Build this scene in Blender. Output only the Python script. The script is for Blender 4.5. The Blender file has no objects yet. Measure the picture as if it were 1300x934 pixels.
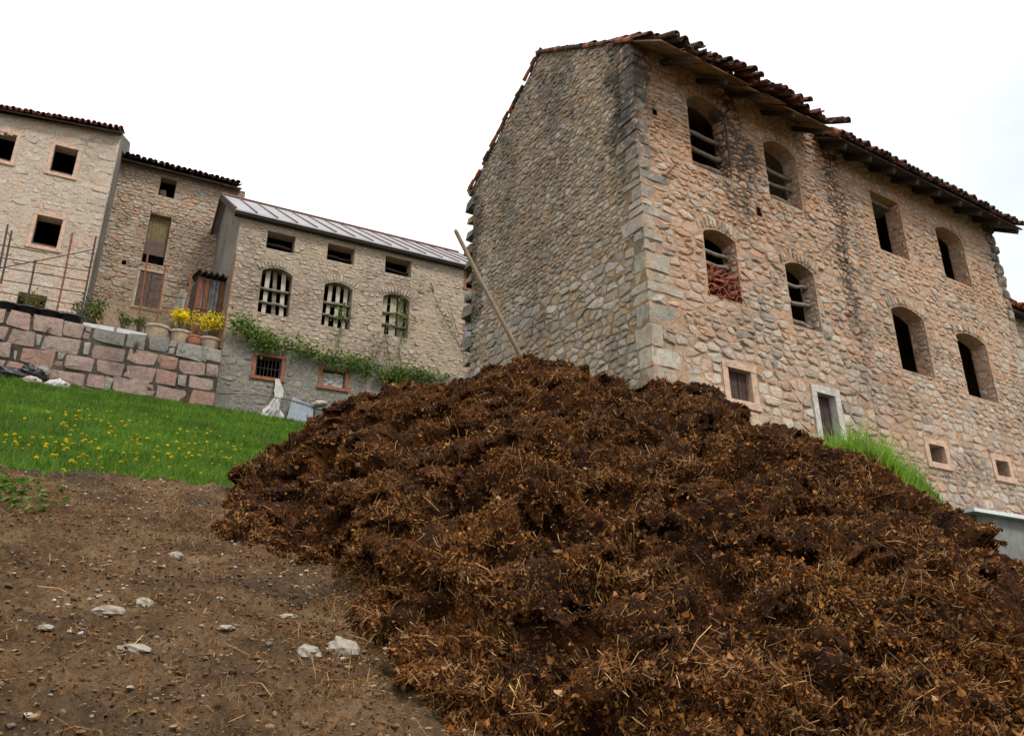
import bpy, math, random
import numpy as np
from mathutils import Vector, Matrix
PI = math.pi
sc = bpy.context.scene
COL = sc.collection

# ------------------------------------------------------------------ camera model (28 mm, tilted up 22 degrees)
FOC, TH, CZ = 1011.0, math.atan(408/1011.0), 1.5
cT, sT = math.cos(TH), math.sin(TH)
def ray(px, py):
    a, b = px-650, 422-py
    return (a, FOC*cT-b*sT, b*cT+FOC*sT)
def at(px, py, d):                                   # point seen at px,py at the depth d
    r = ray(px, py); k = d/r[1]
    return Vector((r[0]*k, d, CZ+r[2]*k))
class Frame:                                         # a vertical plane: origin, horizontal direction, outward normal
    def __init__(s, P, u):
        n = math.hypot(*u); s.P = P; s.u = (u[0]/n, u[1]/n); s.n = (s.u[1], -s.u[0])
    def pt(s, t, h, d=0.0):
        return Vector((s.P[0]+s.u[0]*t+s.n[0]*d, s.P[1]+s.u[1]*t+s.n[1]*d, h))
    def off(s, d): 
        p = s.pt(0, 0, d); return Frame((p.x, p.y), s.u)
    def uv(s, px, py):
        r = ray(px, py); k = (s.P[0]*s.n[0]+s.P[1]*s.n[1])/(r[0]*s.n[0]+r[1]*s.n[1])
        x, y = r[0]*k, r[1]*k
        return ((x-s.P[0])*s.u[0]+(y-s.P[1])*s.u[1], CZ+r[2]*k)

# ------------------------------------------------------------------ terrain
MF = Frame((2.21, 11.75), (.845, .535))              # long facade of the near houses
GFar = MF.pt(0, 0, -5.87)
GF = Frame((GFar.x, GFar.y), (.535, -.845))          # gable of the near house
CF = Frame((-8.58, 22.0), (.878, .479))              # facade of the metal roofed house
TF = Frame((-8.45, 21.7), (.841, .54))               # garden wall
def sstep(a, b, x):
    t = np.clip((x-a)/(b-a), 0, 1); return t*t*(3-2*t)
def G(x, y):
    x = np.asarray(x, float); y = np.asarray(y, float)
    w = -.54*x+.841*y
    wc = np.where(w > 23.5, 23.5+(w-23.5)*.25, np.where(w < -6, -6+(w+6)*.3, w))
    z = .2+.342*np.clip(wc, -40, 60)
    tx, ty = x-MF.P[0], y-MF.P[1]
    t = tx*MF.u[0]+ty*MF.u[1]; q = tx*MF.n[0]+ty*MF.n[1]
    tgt = 4.7-1.9*sstep(5.0, 6.6, t)
    wt = sstep(2.0, .7, q)*sstep(-2.2, .4, t)
    wt = wt*sstep(-9, -6, q)
    return z*(1-wt)+np.maximum(z, tgt)*wt
def hit(px, py):                                     # where a line of sight meets the ground
    r = ray(px, py); k = .0006
    while k < .2:
        x, y, z = r[0]*k, r[1]*k, CZ+r[2]*k
        if z < float(G(x, y)): return Vector((x, y, float(G(x, y))))
        k *= 1.003
    return Vector((x, y, z))

# ------------------------------------------------------------------ numpy noise
_r = np.random.RandomState(7)
_perm = np.concatenate([_r.permutation(256)]*3)
_g = _r.normal(size=(256, 3)); _g /= np.linalg.norm(_g, axis=1)[:, None]
def perlin(p):
    p = np.asarray(p, float); i = np.floor(p).astype(int); f = p-i; i &= 255
    u = f*f*f*(f*(f*6-15)+10); out = 0
    for dx in (0, 1):
        for dy in (0, 1):
            for dz in (0, 1):
                h = _perm[_perm[_perm[i[:, 0]+dx]+i[:, 1]+dy]+i[:, 2]+dz]
                d = ((f-np.array([dx, dy, dz]))*_g[h]).sum(1)
                wx = u[:, 0] if dx else 1-u[:, 0]; wy = u[:, 1] if dy else 1-u[:, 1]; wz = u[:, 2] if dz else 1-u[:, 2]
                out = out+d*wx*wy*wz
    return out*1.5
def fbm(p, oct=4, gain=.5):
    s = 0; a = 1
    for k in range(oct):
        s = s+a*perlin(p*2**k+k*17.3); a *= gain
    return s

# ------------------------------------------------------------------ object helpers
def base_of(o):
    v = Vector((0, 0, 0))
    while o is not None: v += o.location; o = o.parent
    return v
def link(o, parent=None):
    COL.objects.link(o)
    if parent is not None: o.parent = parent
    return o
def tag(o, label=None, cat=None, group=None, kind=None):
    if label: o['label'] = label
    if cat: o['category'] = cat
    if group: o['group'] = group
    if kind: o['kind'] = kind
    return o
def thing(name, label, cat, loc, group=None):
    o = bpy.data.objects.new(name, None); o.location = loc; o.empty_display_size = .2
    link(o); return tag(o, label, cat, group)
class MB:
    def __init__(s): s.v = []; s.f = []; s.m = []
    def add(s, vs, fs, m=0):
        b = len(s.v); s.v.extend(tuple(v) for v in vs)
        for f in fs: s.f.append(tuple(i+b for i in f)); s.m.append(m)
    def quad(s, a, b, c, d, m=0): s.add((a, b, c, d), ((0, 1, 2, 3),), m)
    def poly(s, vs, m=0): s.add(vs, (tuple(range(len(vs))),), m)
    def box(s, c, x, y, z, m=0, jit=0, rnd=random):   # centre and three half-axis vectors
        c, x, y, z = Vector(c), Vector(x), Vector(y), Vector(z)
        vs = [c+x*i+y*j+z*k for i in (-1, 1) for j in (-1, 1) for k in (-1, 1)]
        if jit: vs = [v+Vector((rnd.gauss(0, jit), rnd.gauss(0, jit), rnd.gauss(0, jit))) for v in vs]
        s.add(vs, ((0, 1, 3, 2), (4, 6, 7, 5), (0, 4, 5, 1), (2, 3, 7, 6), (0, 2, 6, 4), (1, 5, 7, 3)), m)
    def fbox(s, F, t0, t1, h0, h1, d0, d1, m=0, jit=0, rnd=random):  # a box in a facade frame
        vs = [F.pt(t, h, d) for t in (t0, t1) for d in (d0, d1) for h in (h0, h1)]
        if jit: vs = [v+Vector((rnd.gauss(0, jit), rnd.gauss(0, jit), rnd.gauss(0, jit))) for v in vs]
        s.add(vs, ((0, 1, 3, 2), (4, 6, 7, 5), (0, 4, 5, 1), (2, 3, 7, 6), (0, 2, 6, 4), (1, 5, 7, 3)), m)
    def tube(s, pts, r, n=6, m=0, cap=True, wob=0, rnd=random):
        pts = [Vector(p) for p in pts]; rs = r if isinstance(r, (list, tuple)) else [r]*len(pts)
        vs = []
        for i, p in enumerate(pts):
            d = (pts[min(i+1, len(pts)-1)]-pts[max(i-1, 0)]).normalized()
            a = d.cross(Vector((.31, .17, .94))).normalized() if abs(d.z) < .95 else d.cross(Vector((1, .1, 0))).normalized()
            b = d.cross(a)
            for k in range(n):
                rr = rs[i]*(1+rnd.uniform(-wob, wob))
                vs.append(p+(a*math.cos(2*PI*k/n)+b*math.sin(2*PI*k/n))*rr)
        fs = [(i*n+k, i*n+(k+1) % n, (i+1)*n+(k+1) % n, (i+1)*n+k) for i in range(len(pts)-1) for k in range(n)]
        if cap: fs += [tuple(range(n-1, -1, -1)), tuple(range((len(pts)-1)*n, len(pts)*n))]
        s.add(vs, fs, m)
    def lathe(s, c, prof, n=18, m=0):
        c = Vector(c); vs = [c+Vector((r*math.cos(2*PI*k/n), r*math.sin(2*PI*k/n), z)) for r, z in prof for k in range(n)]
        fs = [(i*n+k, i*n+(k+1) % n, (i+1)*n+(k+1) % n, (i+1)*n+k) for i in range(len(prof)-1) for k in range(n)]
        s.add(vs, fs, m)
    def build(s, name, mats, parent=None, smooth=False, loc=None):
        b = base_of(parent) if parent is not None else (Vector(loc) if loc is not None else Vector((0, 0, 0)))
        me = bpy.data.meshes.new(name)
        V = np.array(s.v, float)-np.array(b) if s.v else np.zeros((0, 3))
        me.from_pydata(V.tolist(), [], s.f)
        for m in (mats if isinstance(mats, (list, tuple)) else [mats]): me.materials.append(m)
        me.polygons.foreach_set('material_index', s.m)
        if smooth: me.polygons.foreach_set('use_smooth', [True]*len(s.f))
        me.update()
        o = bpy.data.objects.new(name, me); link(o, parent)
        if parent is None and loc is not None: o.location = loc
        return o
def np_obj(name, V, Fq, mat, parent=None, smooth=False, loc=None):
    """V (N,3), Fq (M,k): a big mesh made in one go"""
    b = np.array(base_of(parent)) if parent is not None else (np.array(loc, float) if loc is not None else np.zeros(3))
    V = np.asarray(V, float)-b; M, k = Fq.shape
    me = bpy.data.meshes.new(name)
    me.vertices.add(len(V)); me.vertices.foreach_set('co', V.astype(np.float32).ravel())
    me.loops.add(M*k); me.loops.foreach_set('vertex_index', Fq.astype(np.int32).ravel())
    me.polygons.add(M); me.polygons.foreach_set('loop_start', np.arange(0, M*k, k, dtype=np.int32))
    me.polygons.foreach_set('use_smooth', np.full(M, smooth))
    me.materials.append(mat); me.update(calc_edges=True)
    o = bpy.data.objects.new(name, me); link(o, parent)
    if parent is None and loc is not None: o.location = loc
    return o
def copy_tree(o, parent=None):
    c = o.copy(); COL.objects.link(c)
    if parent is not None: c.parent = parent
    for ch in o.children: copy_tree(ch, c)
    return c

# ------------------------------------------------------------------ materials
def newmat(name):
    m = bpy.data.materials.new(name); m.use_nodes = True; nt = m.node_tree; nt.nodes.clear()
    out = nt.nodes.new('ShaderNodeOutputMaterial'); b = nt.nodes.new('ShaderNodeBsdfPrincipled')
    nt.links.new(b.outputs[0], out.inputs[0]); return m, nt, b
def nd(nt, typ, **kw):
    n = nt.nodes.new('ShaderNode'+typ)
    for k, v in kw.items():
        if k in n.inputs and not hasattr(n, k): s = n.inputs[k]
        else:
            try: setattr(n, k, v); continue
            except Exception: s = n.inputs[k]
        if isinstance(v, bpy.types.NodeSocket): nt.links.new(v, s)
        else: s.default_value = v
    return n
def setin(nt, n, i, v):
    if isinstance(v, bpy.types.NodeSocket): nt.links.new(v, n.inputs[i])
    else: n.inputs[i].default_value = v
def math_(nt, op, a, b=0.0, clamp=False):
    n = nt.nodes.new('ShaderNodeMath'); n.operation = op; n.use_clamp = clamp
    setin(nt, n, 0, a); setin(nt, n, 1, b); return n.outputs[0]
def mix(nt, f, a, b, typ='MIX'):
    n = nt.nodes.new('ShaderNodeMix'); n.data_type = 'RGBA'; n.blend_type = typ
    def col(v): return v if isinstance(v, bpy.types.NodeSocket) else (*v, 1)[:4]
    setin(nt, n, 0, f); setin(nt, n, 6, col(a)); setin(nt, n, 7, col(b)); return n.outputs[2]
def ramp(nt, fac, stops, interp='LINEAR'):
    n = nt.nodes.new('ShaderNodeValToRGB'); cr = n.color_ramp; cr.interpolation = interp
    while len(cr.elements) < len(stops): cr.elements.new(.5)
    for e, (p, c) in zip(cr.elements, stops): e.position = p; e.color = (*c, 1)[:4] if len(c) == 3 else c
    nt.links.new(fac, n.inputs[0]); return n.outputs[0]
def evenstops(cols): return [(i/len(cols), c) for i, c in enumerate(cols)]
def noise_(nt, scale, detail=4, rough=.6, vec=None, dist=0.0):
    n = nt.nodes.new('ShaderNodeTexNoise'); n.inputs['Scale'].default_value = scale
    n.inputs['Detail'].default_value = detail; n.inputs['Roughness'].default_value = rough; n.inputs['Distortion'].default_value = dist
    if vec is None: vec = pos(nt)
    nt.links.new(vec, n.inputs['Vector']); return n.outputs[0]
def pos(nt):
    g = next((n for n in nt.nodes if n.bl_idname == 'ShaderNodeNewGeometry'), None) or nt.nodes.new('ShaderNodeNewGeometry')
    return g.outputs['Position']
def island(nt):
    pos(nt); g = next(n for n in nt.nodes if n.bl_idname == 'ShaderNodeNewGeometry'); return g.outputs['Random Per Island']
def mapr(nt, v, a, b, c=0.0, d=1.0):
    n = nt.nodes.new('ShaderNodeMapRange'); setin(nt, n, 0, v)
    for i, x in enumerate((a, b, c, d)): n.inputs[i+1].default_value = x
    return n.outputs[0]
def stretch(nt, vec, s):
    n = nt.nodes.new('ShaderNodeMapping'); n.inputs['Scale'].default_value = s; nt.links.new(vec, n.inputs['Vector']); return n.outputs[0]
def bump(nt, b, h, strength=.5, dist=.02):
    n = nt.nodes.new('ShaderNodeBump'); n.inputs['Strength'].default_value = strength; n.inputs['Distance'].default_value = dist
    nt.links.new(h, n.inputs['Height']); nt.links.new(n.outputs[0], b.inputs['Normal'])
def stain_mask(nt, stains):
    """run-off streaks: each (frame, t, half width, h0, h1, strength), ragged by noise"""
    tot = None; wob = mapr(nt, noise_(nt, 1.6, 4), .3, .7, -1, 1); nz = mapr(nt, noise_(nt, 7, 5, .7), .38, .62, .0, 1)
    for F, t, w, h0, h1, st in stains:
        d = nt.nodes.new('ShaderNodeVectorMath'); d.operation = 'DOT_PRODUCT'; nt.links.new(pos(nt), d.inputs[0]); d.inputs[1].default_value = (F.u[0], F.u[1], 0)
        x = math_(nt, 'SUBTRACT', d.outputs['Value'], t+F.P[0]*F.u[0]+F.P[1]*F.u[1])
        x = math_(nt, 'ADD', x, math_(nt, 'MULTIPLY', wob, w*.8))
        a = mapr(nt, math_(nt, 'ABSOLUTE', x), w*.35, w, 1, 0)
        sp = nt.nodes.new('ShaderNodeSeparateXYZ'); nt.links.new(pos(nt), sp.inputs[0])
        z = mapr(nt, sp.outputs[2], h0, h0+(h1-h0)*.5, 0, 1); z2 = mapr(nt, sp.outputs[2], h1, h1+.3, 1, 0)
        m = math_(nt, 'MULTIPLY', math_(nt, 'MULTIPLY', a, z), math_(nt, 'MULTIPLY', z2, st))
        tot = m if tot is None else math_(nt, 'MAXIMUM', tot, m)
    return math_(nt, 'MULTIPLY', tot, mapr(nt, nz, 0, 1, .78, 1))
def stone_mat(name, cols, weather=(.05, .047, .044), wamt=.55, stains=None, wscale=.45, tint=None, smear=None):
    m, nt, b = newmat(name)
    c = ramp(nt, island(nt), evenstops(cols), 'LINEAR')
    n1 = noise_(nt, 9, 8, .65); c = mix(nt, 1, c, ramp(nt, n1, [(.25, (.55, .53, .5)), (.5, (.95, .95, .95)), (.75, (1.25, 1.22, 1.15))]), 'MULTIPLY')
    n2 = noise_(nt, wscale, 6, .65); f = math_(nt, 'MULTIPLY', mapr(nt, n2, .5, .68), wamt)
    lich = noise_(nt, 22, 4, .7); f = math_(nt, 'MULTIPLY', f, mapr(nt, lich, .35, .6, .35, 1))
    if stains: f = math_(nt, 'MAXIMUM', f, stain_mask(nt, stains))
    c = mix(nt, f, c, weather); 
    if tint:
        n3 = noise_(nt, .7, 4, .6); c = mix(nt, mapr(nt, n3, .48, .62, 0, tint[1]), c, tint[0])
    if smear:
        spz = nt.nodes.new('ShaderNodeSeparateXYZ'); nt.links.new(pos(nt), spz.inputs[0]); sz = smear[2] if len(smear) > 2 else (0, 1)
        c = mix(nt, mapr(nt, math_(nt, 'ADD', noise_(nt, 5.5, 6, .68), mapr(nt, spz.outputs[2], sz[0], sz[1], -.07 if len(smear) > 2 else 0, .05 if len(smear) > 2 else 0)), smear[1]-.05, smear[1]+.06), c, mix(nt, 1, smear[0], ramp(nt, noise_(nt, 30, 5, .7), [(.3, (.6, .6, .6)), (.7, (1.25, 1.25, 1.25))]), 'MULTIPLY'))
    nt.links.new(c, b.inputs['Base Color']); b.inputs['Roughness'].default_value = .93; b.inputs['Specular IOR Level'].default_value = .2
    h = math_(nt, 'ADD', noise_(nt, 28, 7, .65), math_(nt, 'MULTIPLY', noise_(nt, 7, 3), 1.5)); bump(nt, b, h, .75, .02)
    return m
def mortar_mat(name, c1, c2, weather=(.05, .047, .044), wamt=.35, stains=None, wscale=.45, grain=1.0):
    m, nt, b = newmat(name)
    c = mix(nt, mapr(nt, noise_(nt, 1.1, 5, .6), .38, .62), c1, c2)
    c = mix(nt, 1, c, ramp(nt, noise_(nt, 14, 8, .7), [(.28, (.45, .43, .4)), (.5, (.95, .95, .95)), (.75, (1.25, 1.22, 1.18))]), 'MULTIPLY')
    f = math_(nt, 'MULTIPLY', mapr(nt, noise_(nt, wscale, 6, .65), .5, .68), wamt)
    if stains: f = math_(nt, 'MAXIMUM', f, stain_mask(nt, stains))
    c = mix(nt, f, c, weather)
    nt.links.new(c, b.inputs['Base Color']); b.inputs['Roughness'].default_value = .95; b.inputs['Specular IOR Level'].default_value = .15
    h = math_(nt, 'ADD', noise_(nt, 40, 6, .7), math_(nt, 'MULTIPLY', noise_(nt, 9, 4), 2.0)); bump(nt, b, h, .9*grain, .03)
    return m
def plain(name, col, var=.35, scale=8, rough=.8, bmp=.3, bs=30, spec=.3, metal=0.0, grain=None, isl=0.0):
    m, nt, b = newmat(name)
    vec = stretch(nt, pos(nt), grain) if grain else None
    lo = tuple(x*(1-var) for x in col); hi = tuple(min(1, x*(1+var)) for x in col)
    c = ramp(nt, noise_(nt, scale, 7, .65, vec), [(.3, lo), (.7, hi)])
    if isl: c = mix(nt, 1, c, ramp(nt, island(nt), [(0, (1-isl,)*3), (1, (1+isl,)*3)]), 'MULTIPLY')
    nt.links.new(c, b.inputs['Base Color']); b.inputs['Roughness'].default_value = rough; b.inputs['Specular IOR Level'].default_value = spec; b.inputs['Metallic'].default_value = metal
    if bmp: bump(nt, b, noise_(nt, bs, 5, .65, vec), bmp, .01)
    return m
def island_mat(name, cols, rough=.85, spec=.2, trans=0.0, vscale=3, var=.3, detail=4):
    m, nt, b = newmat(name)
    c = ramp(nt, island(nt), [(i/(len(cols)-1), c) for i, c in enumerate(cols)])
    n = noise_(nt, vscale, detail, .6); c = mix(nt, 1, c, ramp(nt, n, [(.3, (1-var,)*3), (.7, (1+var,)*3)]), 'MULTIPLY')
    nt.links.new(c, b.inputs['Base Color']); b.inputs['Roughness'].default_value = rough; b.inputs['Specular IOR Level'].default_value = spec
    if trans:
        out = next(n for n in nt.nodes if n.bl_idname == 'ShaderNodeOutputMaterial'); t = nt.nodes.new('ShaderNodeBsdfTranslucent'); nt.links.new(c, t.inputs[0])
        ms = nt.nodes.new('ShaderNodeMixShader'); ms.inputs[0].default_value = trans; nt.links.new(b.outputs[0], ms.inputs[1]); nt.links.new(t.outputs[0], ms.inputs[2]); nt.links.new(ms.outputs[0], out.inputs[0])
    return m

ST_MAIN = [(MF, 2.62, .55, 8.0, 11.9, .97), (MF, 5.62, .36, 5.2, 11.9, 1.0), (MF, .02, .5, 8.8, 12.2, 1.0), (MF, 6.2, .22, 7.0, 11.0, .45)]
ST_GAB = [(GF, 5.75, .6, 8.2, 12.3, 1.0), (GF, .1, .5, 6.0, 12.0, .8), (GF, 3.4, .8, 9.5, 13.6, .5), (GF, 1.6, .6, 8.5, 12.6, .5)]
PALE = [(.45, .395, .33), (.35, .315, .27), (.51, .455, .385), (.40, .34, .28), (.46, .43, .385), (.44, .30, .215), (.37, .34, .31), (.52, .47, .41), (.28, .26, .235)]
M = {}
M['stone_main'] = stone_mat('pale_rubble', PALE, stains=ST_MAIN, tint=((.47, .27, .16), .42), smear=((.49, .295, .185), .55, (5.2, 9.5)))
M['quoin'] = stone_mat('quoin_stone', [(.42, .38, .33), (.30, .28, .25), (.46, .42, .36), (.35, .32, .28), (.38, .33, .27)], stains=ST_MAIN+ST_GAB, wamt=.55, smear=((.42, .29, .19), .56))
M['mortar_main'] = mortar_mat('ochre_mortar', (.47, .28, .175), (.42, .31, .22), stains=ST_MAIN)
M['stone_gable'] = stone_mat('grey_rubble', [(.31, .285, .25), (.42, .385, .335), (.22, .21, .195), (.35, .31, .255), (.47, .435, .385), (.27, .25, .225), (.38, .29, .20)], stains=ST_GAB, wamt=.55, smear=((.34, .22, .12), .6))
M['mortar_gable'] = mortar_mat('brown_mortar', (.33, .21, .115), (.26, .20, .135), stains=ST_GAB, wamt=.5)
M['stone_far'] = stone_mat('weathered_rubble', [(.43, .355, .28), (.355, .30, .24), (.48, .405, .33), (.41, .30, .22), (.46, .395, .33), (.32, .28, .235)], wamt=.5, smear=((.40, .32, .25), .52))
M['mortar_far'] = mortar_mat('sandy_render', (.43, .325, .235), (.39, .315, .24), wamt=.5)
M['stone_rec'] = stone_mat('ochre_rubble', [(.40, .31, .235), (.33, .27, .21), (.44, .35, .27), (.42, .26, .175), (.38, .34, .29)], wamt=.6)
M['mortar_rec'] = mortar_mat('ochre_render', (.38, .255, .165), (.34, .27, .2), wamt=.3)
M['base_far'] = mortar_mat('grey_base_render', (.20, .19, .17), (.26, .24, .20), wamt=.5)
M['stone_base'] = stone_mat('grey_base_rubble', [(.22, .21, .19), (.28, .26, .22), (.18, .17, .155), (.25, .22, .18)], wamt=.5)
M['tower'] = mortar_mat('thin_lime_render', (.47, .375, .295), (.50, .425, .35), wamt=.6)
M['stone_tower'] = stone_mat('rendered_rubble', [(.45, .375, .30), (.50, .435, .37), (.41, .34, .28), (.53, .475, .41), (.48, .32, .225)], wamt=.4, smear=((.44, .365, .30), .5))
M['grey_render'] = mortar_mat('grey_side_render', (.20, .185, .165), (.26, .24, .21), wamt=.5)
M['pink'] = stone_mat('pink_limestone', [(.30, .20, .165), (.34, .24, .205), (.26, .185, .155), (.32, .245, .215), (.29, .18, .145)], wamt=.7, wscale=.9)
M['greyblock'] = stone_mat('grey_wall_block', [(.25, .23, .205), (.19, .18, .165), (.28, .255, .225)], wamt=.5, wscale=.9)
M['pink_frame'] = stone_mat('pink_window_surround', [(.54, .39, .30), (.52, .36, .27)], wamt=.12)
M['pale_frame'] = stone_mat('pale_door_surround', [(.50, .48, .43), (.47, .45, .41)], wamt=.15)
M['brick_frame'] = stone_mat('red_brick_surround', [(.30, .13, .075), (.26, .11, .065)], wamt=.2)
M['tile'] = island_mat('old_roof_tile', [(.13, .055, .04), (.07, .045, .038), (.17, .07, .048), (.05, .04, .036), (.11, .06, .045)], rough=.9, vscale=14, var=.45)
M['red_tile'] = island_mat('red_roof_tile', [(.30, .10, .055), (.24, .08, .05), (.34, .13, .07)], rough=.85, vscale=20, var=.3)
M['wood_dark'] = plain('dark_old_wood', (.045, .034, .026), .5, 6, .85, .5, 20, grain=(3, 3, 3))
M['wood_grey'] = plain('grey_weathered_wood', (.16, .135, .105), .45, 9, .85, .5, 25, isl=.3)
M['wood_pale'] = plain('pale_board', (.42, .37, .29), .3, 9, .8, .4, 25, isl=.2)
M['wood_soffit'] = plain('orange_brown_boards', (.20, .12, .065), .55, 5, .85, .4, 25, isl=.35)
M['wood_brown'] = plain('brown_shutter_wood', (.085, .055, .045), .5, 7, .8, .5, 20, isl=.25)
M['maroon'] = plain('dark_maroon_boards', (.05, .03, .028), .4, 7, .8, .4, 20, isl=.3)
M['dark'] = plain('unlit_interior_plaster', (.035, .03, .027), .3, 3, .95, 0)
M['rust'] = plain('rusty_iron', (.20, .07, .03), .5, 14, .85, .4, 40)
M['iron'] = plain('dark_iron', (.05, .04, .036), .4, 14, .7, .3, 40)
M['handle'] = plain('worn_handle_wood', (.20, .14, .09), .3, 10, .7, .3, 30)
M['roof_metal'] = plain('grey_sheet_metal', (.26, .26, .27), .2, 2, .55, .1, 6, spec=.4, metal=.2)
M['roof_rib'] = plain('brown_roof_rib', (.16, .075, .07), .3, 6, .6, 0)
M['corr'] = plain('corrugated_sheet', (.20, .19, .18), .45, 5, .7, .2, 20)
M['bluegrey'] = plain('blue_grey_corrugated_sheet', (.19, .225, .26), .2, 5, .6, .1, 20)
M['white_plastic'] = plain('dirty_white_plastic', (.45, .445, .43), .3, 8, .5, .5, 14, spec=.4)
M['black_plastic'] = plain('black_plastic', (.018, .019, .021), .3, 8, .4, .5, 14, spec=.5)
M['terracotta'] = plain('terracotta', (.33, .13, .07), .2, 12, .8, .15, 30)
M['beige_pot'] = plain('weathered_beige_clay', (.33, .25, .18), .3, 8, .85, .2, 30)
M['concrete'] = plain('grey_concrete', (.16, .16, .155), .4, 3, .9, .4, 25)
M['slab'] = plain('pale_concrete_edge', (.50, .52, .53), .15, 6, .8, .2, 30)
M['leaf'] = island_mat('green_leaf', [(.06, .14, .02), (.11, .21, .03), (.17, .26, .05), (.09, .17, .025)], trans=.3)
M['leaf_dark'] = island_mat('dark_green_leaf', [(.03, .06, .015), (.05, .09, .02), (.08, .11, .03)], trans=.2)
M['leaf_dry'] = island_mat('olive_dry_leaf', [(.12, .11, .03), (.2, .16, .04), (.10, .10, .03)], trans=.2)
M['yellow'] = island_mat('yellow_petal', [(.80, .60, .01), (.85, .68, .02), (.75, .55, .01)], trans=.3)
M['stem'] = plain('brown_stem', (.09, .06, .035), .3, 12, .9, 0)
M['blind'] = plain('brown_blind', (.10, .065, .055), .25, 6, .8, .2, 20)
M['curtain'] = plain('ochre_curtain', (.15, .12, .06), .3, 7, .9, .2, 20)
M['pebble'] = island_mat('pale_pebble', [(.34, .31, .27), (.20, .17, .14), (.42, .39, .35), (.14, .11, .085)], vscale=30)
M['rock'] = stone_mat('pale_field_stone', [(.33, .29, .24), (.28, .24, .195), (.38, .34, .285)], wamt=.9, weather=(.13, .08, .042), wscale=9)
M['hill'] = plain('wooded_hillside', (.16, .22, .24), .3, .05, 1, 0)

# ------------------------------------------------------------------ rubble masonry
def clip(poly, a, b, c):                               # keep a*x+b*y <= c
    out = []; n = len(poly)
    for i in range(n):
        p, q = poly[i], poly[(i+1) % n]
        dp, dq = a*p[0]+b*p[1]-c, a*q[0]+b*q[1]-c
        if dp <= 0: out.append(p)
        if (dp < 0 < dq) or (dq < 0 < dp):
            k = dp/(dp-dq); out.append((p[0]+(q[0]-p[0])*k, p[1]+(q[1]-p[1])*k))
    return out
def emit_stone(mb, F, poly, gap, relief, m, rnd, d0=0.0, far=False, cut=(.25, .6)):
    n = len(poly)
    if n < 3: return
    cx = sum(p[0] for p in poly)/n; cy = sum(p[1] for p in poly)/n
    inr = 9
    for i in range(n):
        p, q = poly[i], poly[(i+1) % n]; L = math.hypot(q[0]-p[0], q[1]-p[1])
        if L < 1e-6: continue
        inr = min(inr, abs((q[0]-p[0])*(p[1]-cy)-(q[1]-p[1])*(p[0]-cx))/L)
    if inr < gap*1.25: return
    sg = 1 if sum(poly[i][0]*poly[(i+1) % n][1]-poly[(i+1) % n][0]*poly[i][1] for i in range(n)) > 0 else -1; pl = poly
    for i in range(n):                                # draw every edge in by the joint width
        p, q = poly[i], poly[(i+1) % n]; ex, ey = q[0]-p[0], q[1]-p[1]; L = math.hypot(ex, ey)
        if L < 1e-6: continue
        nx_, ny_ = ey/L*sg, -ex/L*sg; pl = clip(pl, nx_, ny_, nx_*p[0]+ny_*p[1]-gap*rnd.uniform(.5, 1.3))
        if len(pl) < 3: return
    n = len(pl); cx = sum(p[0] for p in pl)/n; cy = sum(p[1] for p in pl)/n
    c = rnd.uniform(.12, .30); q = []
    for i in range(n):
        a, b = pl[i], pl[(i+1) % n]; L = math.hypot(a[0]-b[0], a[1]-b[1])
        if L < inr*.35: q.append(((a[0]+b[0])/2, (a[1]+b[1])/2)); continue
        k1 = min(c, inr*rnd.uniform(*cut)/L); k3 = min(c, inr*rnd.uniform(*cut)/L)
        for k in (k1, 1-k3): q.append((a[0]+(b[0]-a[0])*k, a[1]+(b[1]-a[1])*k))
        if L > inr*2.5: f = rnd.uniform(.35, .65); q.insert(-1, (a[0]+(b[0]-a[0])*f, a[1]+(b[1]-a[1])*f))
    j = inr*.055; q = [(x+rnd.gauss(0, j), y+rnd.gauss(0, j)) for x, y in q]; k = len(q)
    rel = relief*rnd.choice((.3, .55, .8, 1.0, 1.35)); tl = min(.09, .3*rel/inr); ta, tb = rnd.gauss(0, tl), rnd.gauss(0, tl)
    def P(x, y, d): return F.pt(x, y, d0+d+(ta*(x-cx)+tb*(y-cy))*(1 if d > 0 else 0))
    vs = [P(x, y, -.02) for x, y in q]
    bv = rnd.uniform(.008, .02); sh = max(.6, 1-bv/inr); k2 = rnd.uniform(.35, .6)
    rings = [(sh, .75), (k2, 1.0)] if not far else [(sh, .9)]
    for sc_, dd in rings: vs += [P(cx+(x-cx)*sc_, cy+(y-cy)*sc_, rel*dd+rnd.gauss(0, rel*.13)) for x, y in q]
    vs.append(P(cx+rnd.gauss(0, inr*.15), cy+rnd.gauss(0, inr*.15), rel*rnd.uniform(.95, 1.15)))
    nr = len(rings); fs = [(r*k+i, r*k+(i+1) % k, (r+1)*k+(i+1) % k, (r+1)*k+i) for r in range(nr) for i in range(k)]
    fs += [(nr*k+i, nr*k+(i+1) % k, (nr+1)*k) for i in range(k)]
    mb.add(vs, fs, m)
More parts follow.
